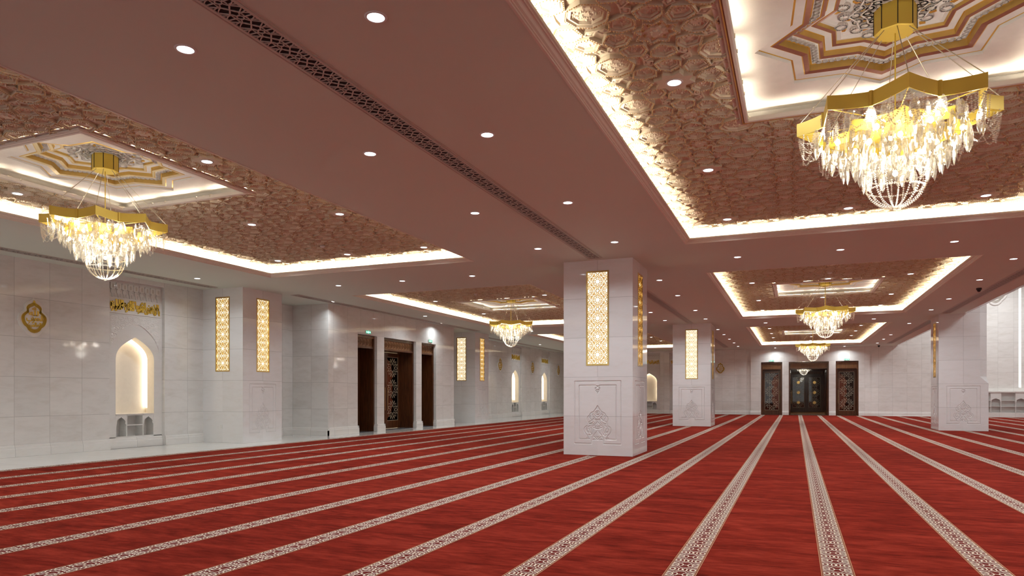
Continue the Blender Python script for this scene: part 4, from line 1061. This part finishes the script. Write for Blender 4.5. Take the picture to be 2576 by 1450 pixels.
# ------------------------------------------------------------------ wall medallions
def ogee_outline(k=1., n=4):
    Rr = [(0, .94), (.052, .888), (.155, .832), (.213, .75), (.205, .675), (.215, .632), (.285, .575), (.345, .505), (.365, .418), (.342, .308), (.290, .215), (.215, .155), (.165, .075), (.085, .018), (0, 0)]
    R = spline(Rr, n); c = .47
    pts = R + [(-a, b) for a, b in R[-2:0:-1]]
    return [(a*k, c+(b-c)*k) for a, b in pts]
def medallion(label, loc, rot, scale=1., mats=('white', 'gold_text'), group='gilded wall medallions'):
    r = thing('wall_medallion', label, 'wall medallion', loc, rot, group); r.scale = (scale,)*3
    mb = MB(); mb.extrude(ogee_outline(1.), 0, .035, XZ); mb.extrude(ogee_outline(.95), .035, .045, XZ); mb.build('plaque', M[mats[0]], r)
    mb = MB(); T = lambda a, b, h: (a, -.045-h, b)
    for k in (.80, .64): mb.ribbon(ogee_outline(k), .012, 0, .012, T, 0, True)
    A, B = ogee_outline(.79, 3), ogee_outline(.66, 3)
    for i in range(0, len(A)): mb.ribbon([A[i], B[(i+2) % len(B)]], .011, 0, .010, T); mb.ribbon(ring((A[i][0]+B[i][0])/2, (A[i][1]+B[i][1])/2, .013, 6), .008, 0, .012, T, 0, True)
    mb.extrude([(0, .885), (.03, .835), (.012, .825), (.0, .80), (-.012, .825), (-.03, .835)], 0, .014, T)
    tag(mb.build('leaf_border', M[mats[1]], r), 'gilded leaf border')
    mb = MB()
    letters(mb, 'الله', 0, .675, .10, .075, .012, .02, -.05); letters(mb, 'لله', -.01, .565, .24, .13, .014, .03, -.05)
    letters(mb, 'الحمد', .075, .455, .28, .15, .014, .03, -.05); letters(mb, 'رب', -.09, .385, .19, .14, .014, .03, -.05); letters(mb, 'العالمين', .0, .275, .34, .14, .014, .03, -.05)
    tag(mb.build('gilded_inscription', M[mats[1]], r), 'gold Arabic calligraphy')
    return r
medallion('gold lobed calligraphy medallion left of the nearest prayer niche', (XW, 11.06, 2.89), PI/2)
medallion('gold medallion on left wall just beyond the second pier', (XW, 39.62, 2.89), PI/2)
medallion('gold medallion on left wall between the two far niches', (XW, 45.38, 2.89), PI/2)
medallion('gold medallion on left wall beside the edge of the nearest pillar', (XW, 51.1, 2.89), PI/2)
medallion('gold medallion on far wall between second pillar and the far doors', (-5.08, YF, 2.93), 0)
medallion('large white medallion high on the tall hall wall, cut off by the ceiling edge', (11.9, YF, 7.2), 0, 1.75, ('white', 'cornice'))

# ------------------------------------------------------------------ doors
def door_lattice(mb, w, h, z0, mi=0, d=.006):
    """etched interlaced star pattern on the glass, w x h"""
    n = max(2, round(h/(w*.92))); p = h/n
    mp = lambda a, b, hh: (a, -hh, b)
    def put(pts, cl=False):
        pts = list(pts)+([pts[0]] if cl else [])
        for (a, b), (c, e) in zip(pts, pts[1:]):
            if max(abs(a), abs(c)) > w/2+1e-3 or min(b, e) < z0-1e-3 or max(b, e) > z0+h+1e-3: continue
            mb.ribbon([(a, b), (c, e)], .013, 0, d, mp, mi)
    for j in range(n):
        cz = z0+(j+.5)*p; u = min(w, p)/2
        for k in range(8):
            a = k*PI/4; R = lambda r, t: (u*(r*math.cos(a)-t*math.sin(a)), cz+u*(r*math.sin(a)+t*math.cos(a)))
            put([R(.42, 0), R(.55, .13), R(.72, .13), R(.95, 0), R(.72, -.13), R(.55, -.13)], True); put([R(.30, .12), R(.42, .0), R(.30, -.12)]); put([R(.62, .13), R(.70, .26), R(.90, .34)]); put([R(.62, -.13), R(.70, -.26), R(.90, -.34)])
    for x in (-w/2, w/2): mb.ribbon([(x, z0), (x, z0+h)], .014, 0, d, mp, mi)
    for z in (z0, z0+h): mb.ribbon([(-w/2, z), (w/2, z)], .014, 0, d, mp, mi)
def half_panel(w, h, z0, side):
    """stepped wooden fretwork that fills one side of a glass pane"""
    s = side; n = 2; P = [(s*w/2, z0+.03*h)]
    for t, x in ((.08, .10), (.13, -.05), (.26, -.16), (.33, -.16), (.35, -.06), (.40, -.06), (.44, -.16), (.56, -.16), (.60, -.06), (.65, -.06), (.67, -.16), (.74, -.16), (.87, -.05), (.92, .10)): P.append((s*(w/2)*(x*2.2+.35), z0+t*h))
    P.append((s*w/2, z0+.97*h)); return P if s > 0 else P[::-1]
def leaf(parent, w, h, x, y, hinge, handle_x, side, lattice=True, ang=0.):
    L = thing('door_leaf', None, None, (x, y, 0), ang); L.parent = parent
    fr = .17; bt = .34; b = MB(); hw = w/2
    b.box(-hw, -hw+fr, 0, .055, .015, h); b.box(hw-fr, hw, 0, .055, .015, h); b.box(-hw+fr, hw-fr, 0, .055, .015, bt); b.box(-hw+fr, hw-fr, 0, .055, h-fr, h)
    b.build('leaf_frame', M['wood'], L)
    gw, gh = w-2*fr, h-fr-bt
    b = MB(); b.box(-gw/2, gw/2, .022, .030, bt, h-fr); b.build('glass_pane', M['pane'], L)
    b = MB(); door_lattice(b, gw-.02, gh-.02, bt+.01); o = b.build('etched_lattice', M['cream_line'], L, (0, .021, 0))
    if side:
        b = MB()
        if side == 2: b.box(-gw/2, gw/2, -.006, 0, bt, bt+gh)
        else: b.extrude(half_panel(gw, gh, bt, side), 0, .012, XZ, 0, True); b.build('wooden_fretwork', M['wood_red'], L, (0, .030, 0))
    if side == 2:
        n_ = max(2, round(gh/(gw*.92)))
        for j in range(n_):
            b = MB(); b.extrude(star(.15, .10, 8, 0, 0, bt+(j+.5)*gh/n_), 0, .008, XZ); tag(b.build('gilded_rosette', M['gold'], L, (0, .018, 0)), 'gilded star on the glass')
    b = MB(); b.tube([(handle_x, -.06, .80), (handle_x, -.06, 1.78)], .016, 8)
    for z in (.95, 1.63): b.tube([(handle_x, -.06, z), (handle_x, .0, z)], .011, 6)
    tag(b.build('pull_handle', M['handle'], L), 'gilded pull handle')
    return L
def door(n, label, loc, rot, w, ht, hl, leaves, depth, setback):
    """wooden doorway: jambs, carved transom, leaves.  local x along the wall, y into it"""
    r = thing('door_%d' % n, label, 'door', loc, rot); r['kind'] = 'structure'
    hw = w/2; b = MB(); f = .09
    b.box(-hw, -hw+f, .12, .20, .004, ht); b.box(hw-f, hw, .12, .20, .004, ht); b.box(-hw+f, hw-f, .12, .20, ht-f, ht)
    b.box(-hw, -hw+f*.5, .20, depth, .004, ht); b.box(hw-f*.5, hw, .20, depth, .004, ht); b.box(-hw+f*.5, hw-f*.5, .20, depth, hl, hl+.06)
    b.box(-hw+f, hw-f, .13, .195, hl+.002, hl+.073)
    b.build('door_frame', M['wood'], r)
    b = MB(); za, zb = hl+.075, ht-f; b.box(-hw+f, hw-f, .17, .199, za, zb, 0)
    T = lambda a, c, h: (a, .17-h, c); m = max(3, int((w-2*f)/.21)); p = (w-2*f)/m
    for i in range(m):
        x = -hw+f+(i+.5)*p; zc = (za+zb)/2; q = min(p, zb-za)*.42
        b.ribbon(star(q, q*.6, 6, PI/2, x, zc), .014, 0, .012, T, 0, True); b.ribbon(ring(x, zc, q*.5, 6, 1, PI/6), .012, 0, .012, T, 0, True); b.extrude(ring(x, zc, q*.25, 6), 0, .014, T)
        b.ribbon([(x-p/2, za+.02), (x-p/4, zc-q*.3), (x-p/2, zc), (x-p/4, zc+q*.3), (x-p/2, zb-.02)], .012, 0, .012, T)
    for z in (za+.012, zb-.012): b.ribbon([(-hw+f, z), (hw-f, z)], .022, 0, .016, T)
    tag(b.build('carved_transom', M['wood_carved'], r), 'carved lattice transom panel')
    for lw, x, hx, side, ang in leaves: leaf(r, lw, hl-.02, x, setback, 0, hx, side, True, ang)
    return r
for i, (a, b) in enumerate(DL):
    w = b-a
    if i == 1: lv = [((w-.1)/2-.01, -(w-.1)/4, .52, -1, 0), ((w-.1)/2-.01, (w-.1)/4, -.50, -1, 0)]
    else: lv = [(w-.12, 0, -w/2+.2, 0, 0)]
    door(i+1, ['left wooden doorway on left wall with exit sign above', 'wide middle wooden doorway on left wall with glazed leaf', 'right wooden doorway on left wall with exit sign above'][i], (XD, (a+b)/2, 0), PI/2, w, HDL-.01, 3.30, lv, .93, .78)
for i, (a, b) in enumerate(DF):
    w = b-a
    if i == 1:
        r = door(5, 'open double door in the middle of the far wall', (a+w/2, YF-.12, 0), 0, w, HDF-.01, 3.26, [], .95, .5)
        leaf(r, 1.2, 3.22, -w/2+.10, 1.0, 0, .5, 0, True, PI/2*.97); leaf(r, 1.2, 3.22, w/2-.10, 1.0, 0, -.5, 0, True, -PI/2*.97+PI)
        for ch_ in r.children:
            if ch_.name.startswith('door_leaf'): ch_.location.y = .95+.6
    else: door(4+i, ['left glazed wooden door on far wall', '', 'right glazed wooden door on far wall'][i], (a+w/2, YF-.12, 0), 0, w, HDF-.01, 3.24, [(w-.12, 0, (w/2-.16)*(1 if i == 0 else -1), 1 if i == 0 else -1, 0)], .95, .5)
door(7, 'inner double door at the back of the far lobby', (.9, YF+10.7, 0), 0, 2.7, 3.5, 3.1, [(1.25, -.63, .5, 2, 0), (1.25, .63, -.5, 2, 0)], .3, .22)
lamp('added_lobby_lamp', None, (-.9, YF+3., 3.7), 14., (1., .88, .68), .6); lamp('added_lobby_lamp', None, (2.8, YF+7., 3.7), 24., (1., .86, .64), .6)  # unseen lamps added to light the lobbies behind the doors
lamp('added_lobby_lamp', None, (-18.3, 25.4, 3.85), 160., (1., .88, .68), .8)

# ------------------------------------------------------------------ exit signs, sockets, detectors, cameras
def exit_sign(label, loc, rot):
    r = thing('exit_sign', label, 'exit sign', loc, rot, 'exit signs'); b = MB(); b.box(-.17, .17, -.03, 0, -.06, .06); b.build('housing', M['plastic'], r)
    b = MB(); b.box(-.16, .16, -.034, -.03, -.05, .05); b.build('green_face', M['exit_green'], r)
    b = MB(); T = lambda a, c, h: (a, -.034-h, c)
    b.extrude(ring(.012, .034, .011, 8), 0, .002, T); b.ribbon([(.004, .02), (-.006, -.006), (-.026, -.020), (-.036, -.042)], .013, 0, .002, T); b.ribbon([(-.006, -.006), (.014, -.018), (.012, -.042)], .012, 0, .002, T)
    b.ribbon([(.006, .018), (.028, .004), (.038, .012)], .008, 0, .002, T); b.ribbon([(0, .018), (-.022, .014), (-.026, -.002)], .008, 0, .002, T)
    for s in (-1, 1): b.extrude([(s*.06, -.012), (s*.10, -.012), (s*.10, -.03), (s*.145, 0), (s*.10, .03), (s*.10, .012), (s*.06, .012)], 0, .002, T)
    tag(b.build('running_figure', M['exit_white'], r), 'white running figure between two arrows')
exit_sign('green exit sign above the left wooden doorway of left wall', (XD, 22.87, 3.925), PI/2); exit_sign('green exit sign above the right wooden doorway of left wall', (XD, 27.85, 3.925), PI/2)
exit_sign('exit sign above the left glazed door on far wall', (-1.55, YF-.12, 3.87), 0); exit_sign('exit sign above the right glazed door on far wall', (3.3, YF-.12, 3.87), 0)
def socket(label, loc, rot):
    r = thing('wall_socket', label, 'socket', loc, rot, 'wall sockets'); b = MB(); b.box(-.045, .045, -.012, 0, -.06, .06); b.build('face_plate', M['plastic'], r)
    b = MB()
    for z in (-.025, .025): b.box(-.012, .012, -.0135, -.012, z-.008, z+.008)
    b.build('socket_hole', M['grille'], r)
socket('white socket plate low on the front of the left pier', (-16.35, 16.255, .49), 0); socket('white socket inside the shelf of the nearest niche', (XW-.11-.285, 14.36, .56), PI/2)
mb = MB(); mb.lathe([(.062, 0), (.062, -.018), (.05, -.03), (.03, -.045), (.012, -.05)], 16); DET = mb.mesh('smoke_detector', M['plastic'], True)
for x, y, lb in ((-10.42, 13.5, 'smoke detector in the carved panel of the front left coffer'), (.935, 22.05, 'smoke detector in the carved panel of the middle right coffer'), (-10.43, 22.05, 'smoke detector in the carved panel of the middle left coffer')):
    tag(add('smoke_detector', DET, None, (x, y, H+.285)), lb, 'smoke detector', 'smoke detectors')
def dome_camera(label, loc):
    r = thing('dome_camera', label, 'security camera', loc, 0, 'security cameras'); b = MB(); b.lathe([(.075, 0), (.075, -.05), (.06, -.06)], 16); b.build('mount', M['black'], r)
    b = MB(); b.lathe([(.055, -.06), (.05, -.09), (.03, -.112), (.006, -.12)], 14); b.build('dome', M['black'], r, smooth=True)
dome_camera('small dark dome camera under ceiling beside the right slot grille', (5.22, 25., H)); dome_camera('tiny dark dome camera above the far wall, right of the doors', (5.18, 51.9, H))

# ------------------------------------------------------------------ tall hall: shelf and lit slot
r = thing('built_in_shelf', 'white marble shelf with arched bays at far right under the lit slot', 'shelf', (0, YF, 0))
b = MB(); b.box(10.75, 13.75, -.36, 0, 0, .30); b.box(10.75, 13.75, -.38, 0, 1.60, 1.68); b.build('plinth', M['marble_far'], r)
shelf_unit(r, 10.75, 13.75, .30, 1.60, -.35, .34, [(10.75, 11.59, (.31, .60)), (11.59, 12.14, 'arch'), (12.14, 12.92, (.31, .60)), (12.92, 13.47, 'arch'), (13.47, 13.75, (.31,))])
for xa, xb in ((11.6, 12.13), (12.93, 13.46)):
    b = MB(); b.box(xa, xb, -.34, -.02, .70, .725); b.build('shelf_board', M['marble_plain'], r)
b = MB(); b.box(13.175, 13.285, .05, .09, 1.92, ZT-.1); tag(b.build('slot_light', M['led_slot'], None, (0, YF, 0)), 'tall glowing vertical light slot at far right edge', 'wall light')

# ------------------------------------------------------------------ camera, world, view
cam = bpy.data.cameras.new('camera'); co = bpy.data.objects.new('camera', cam); COL.objects.link(co)
FPX = 1734.7
cam.sensor_fit = 'HORIZONTAL'; cam.sensor_width = 36.; cam.lens = FPX*36/2576; cam.shift_y = (991.8-725)/2576; cam.clip_end = 200; cam.clip_start = .05
co.location = (0, 0, 1.5); co.rotation_euler = (PI/2, 0, .3894)
SC.camera = co
w = bpy.data.worlds.new('world'); SC.world = w; w.use_nodes = True
w.node_tree.nodes['Background'].inputs[0].default_value = (.9, .92, 1, 1); w.node_tree.nodes['Background'].inputs[1].default_value = .02
SC.view_settings.view_transform = 'Standard'; SC.view_settings.look = 'None'; SC.view_settings.gamma = 1.; SC.view_settings.use_curve_mapping = False
SC.view_settings.exposure = .12
cy = SC.cycles; cy.max_bounces = 7; cy.diffuse_bounces = 4; cy.glossy_bounces = 2; cy.transmission_bounces = 5; cy.transparent_max_bounces = 12
cy.sample_clamp_indirect = 4.; cy.caustics_reflective = False; cy.caustics_refractive = False; cy.use_denoising = True
try: cy.denoiser = 'OPENIMAGEDENOISE'
except Exception: pass
cy.use_light_tree = True; cy.use_adaptive_sampling = True; cy.adaptive_threshold = .06
bpy.context.view_layer.update()
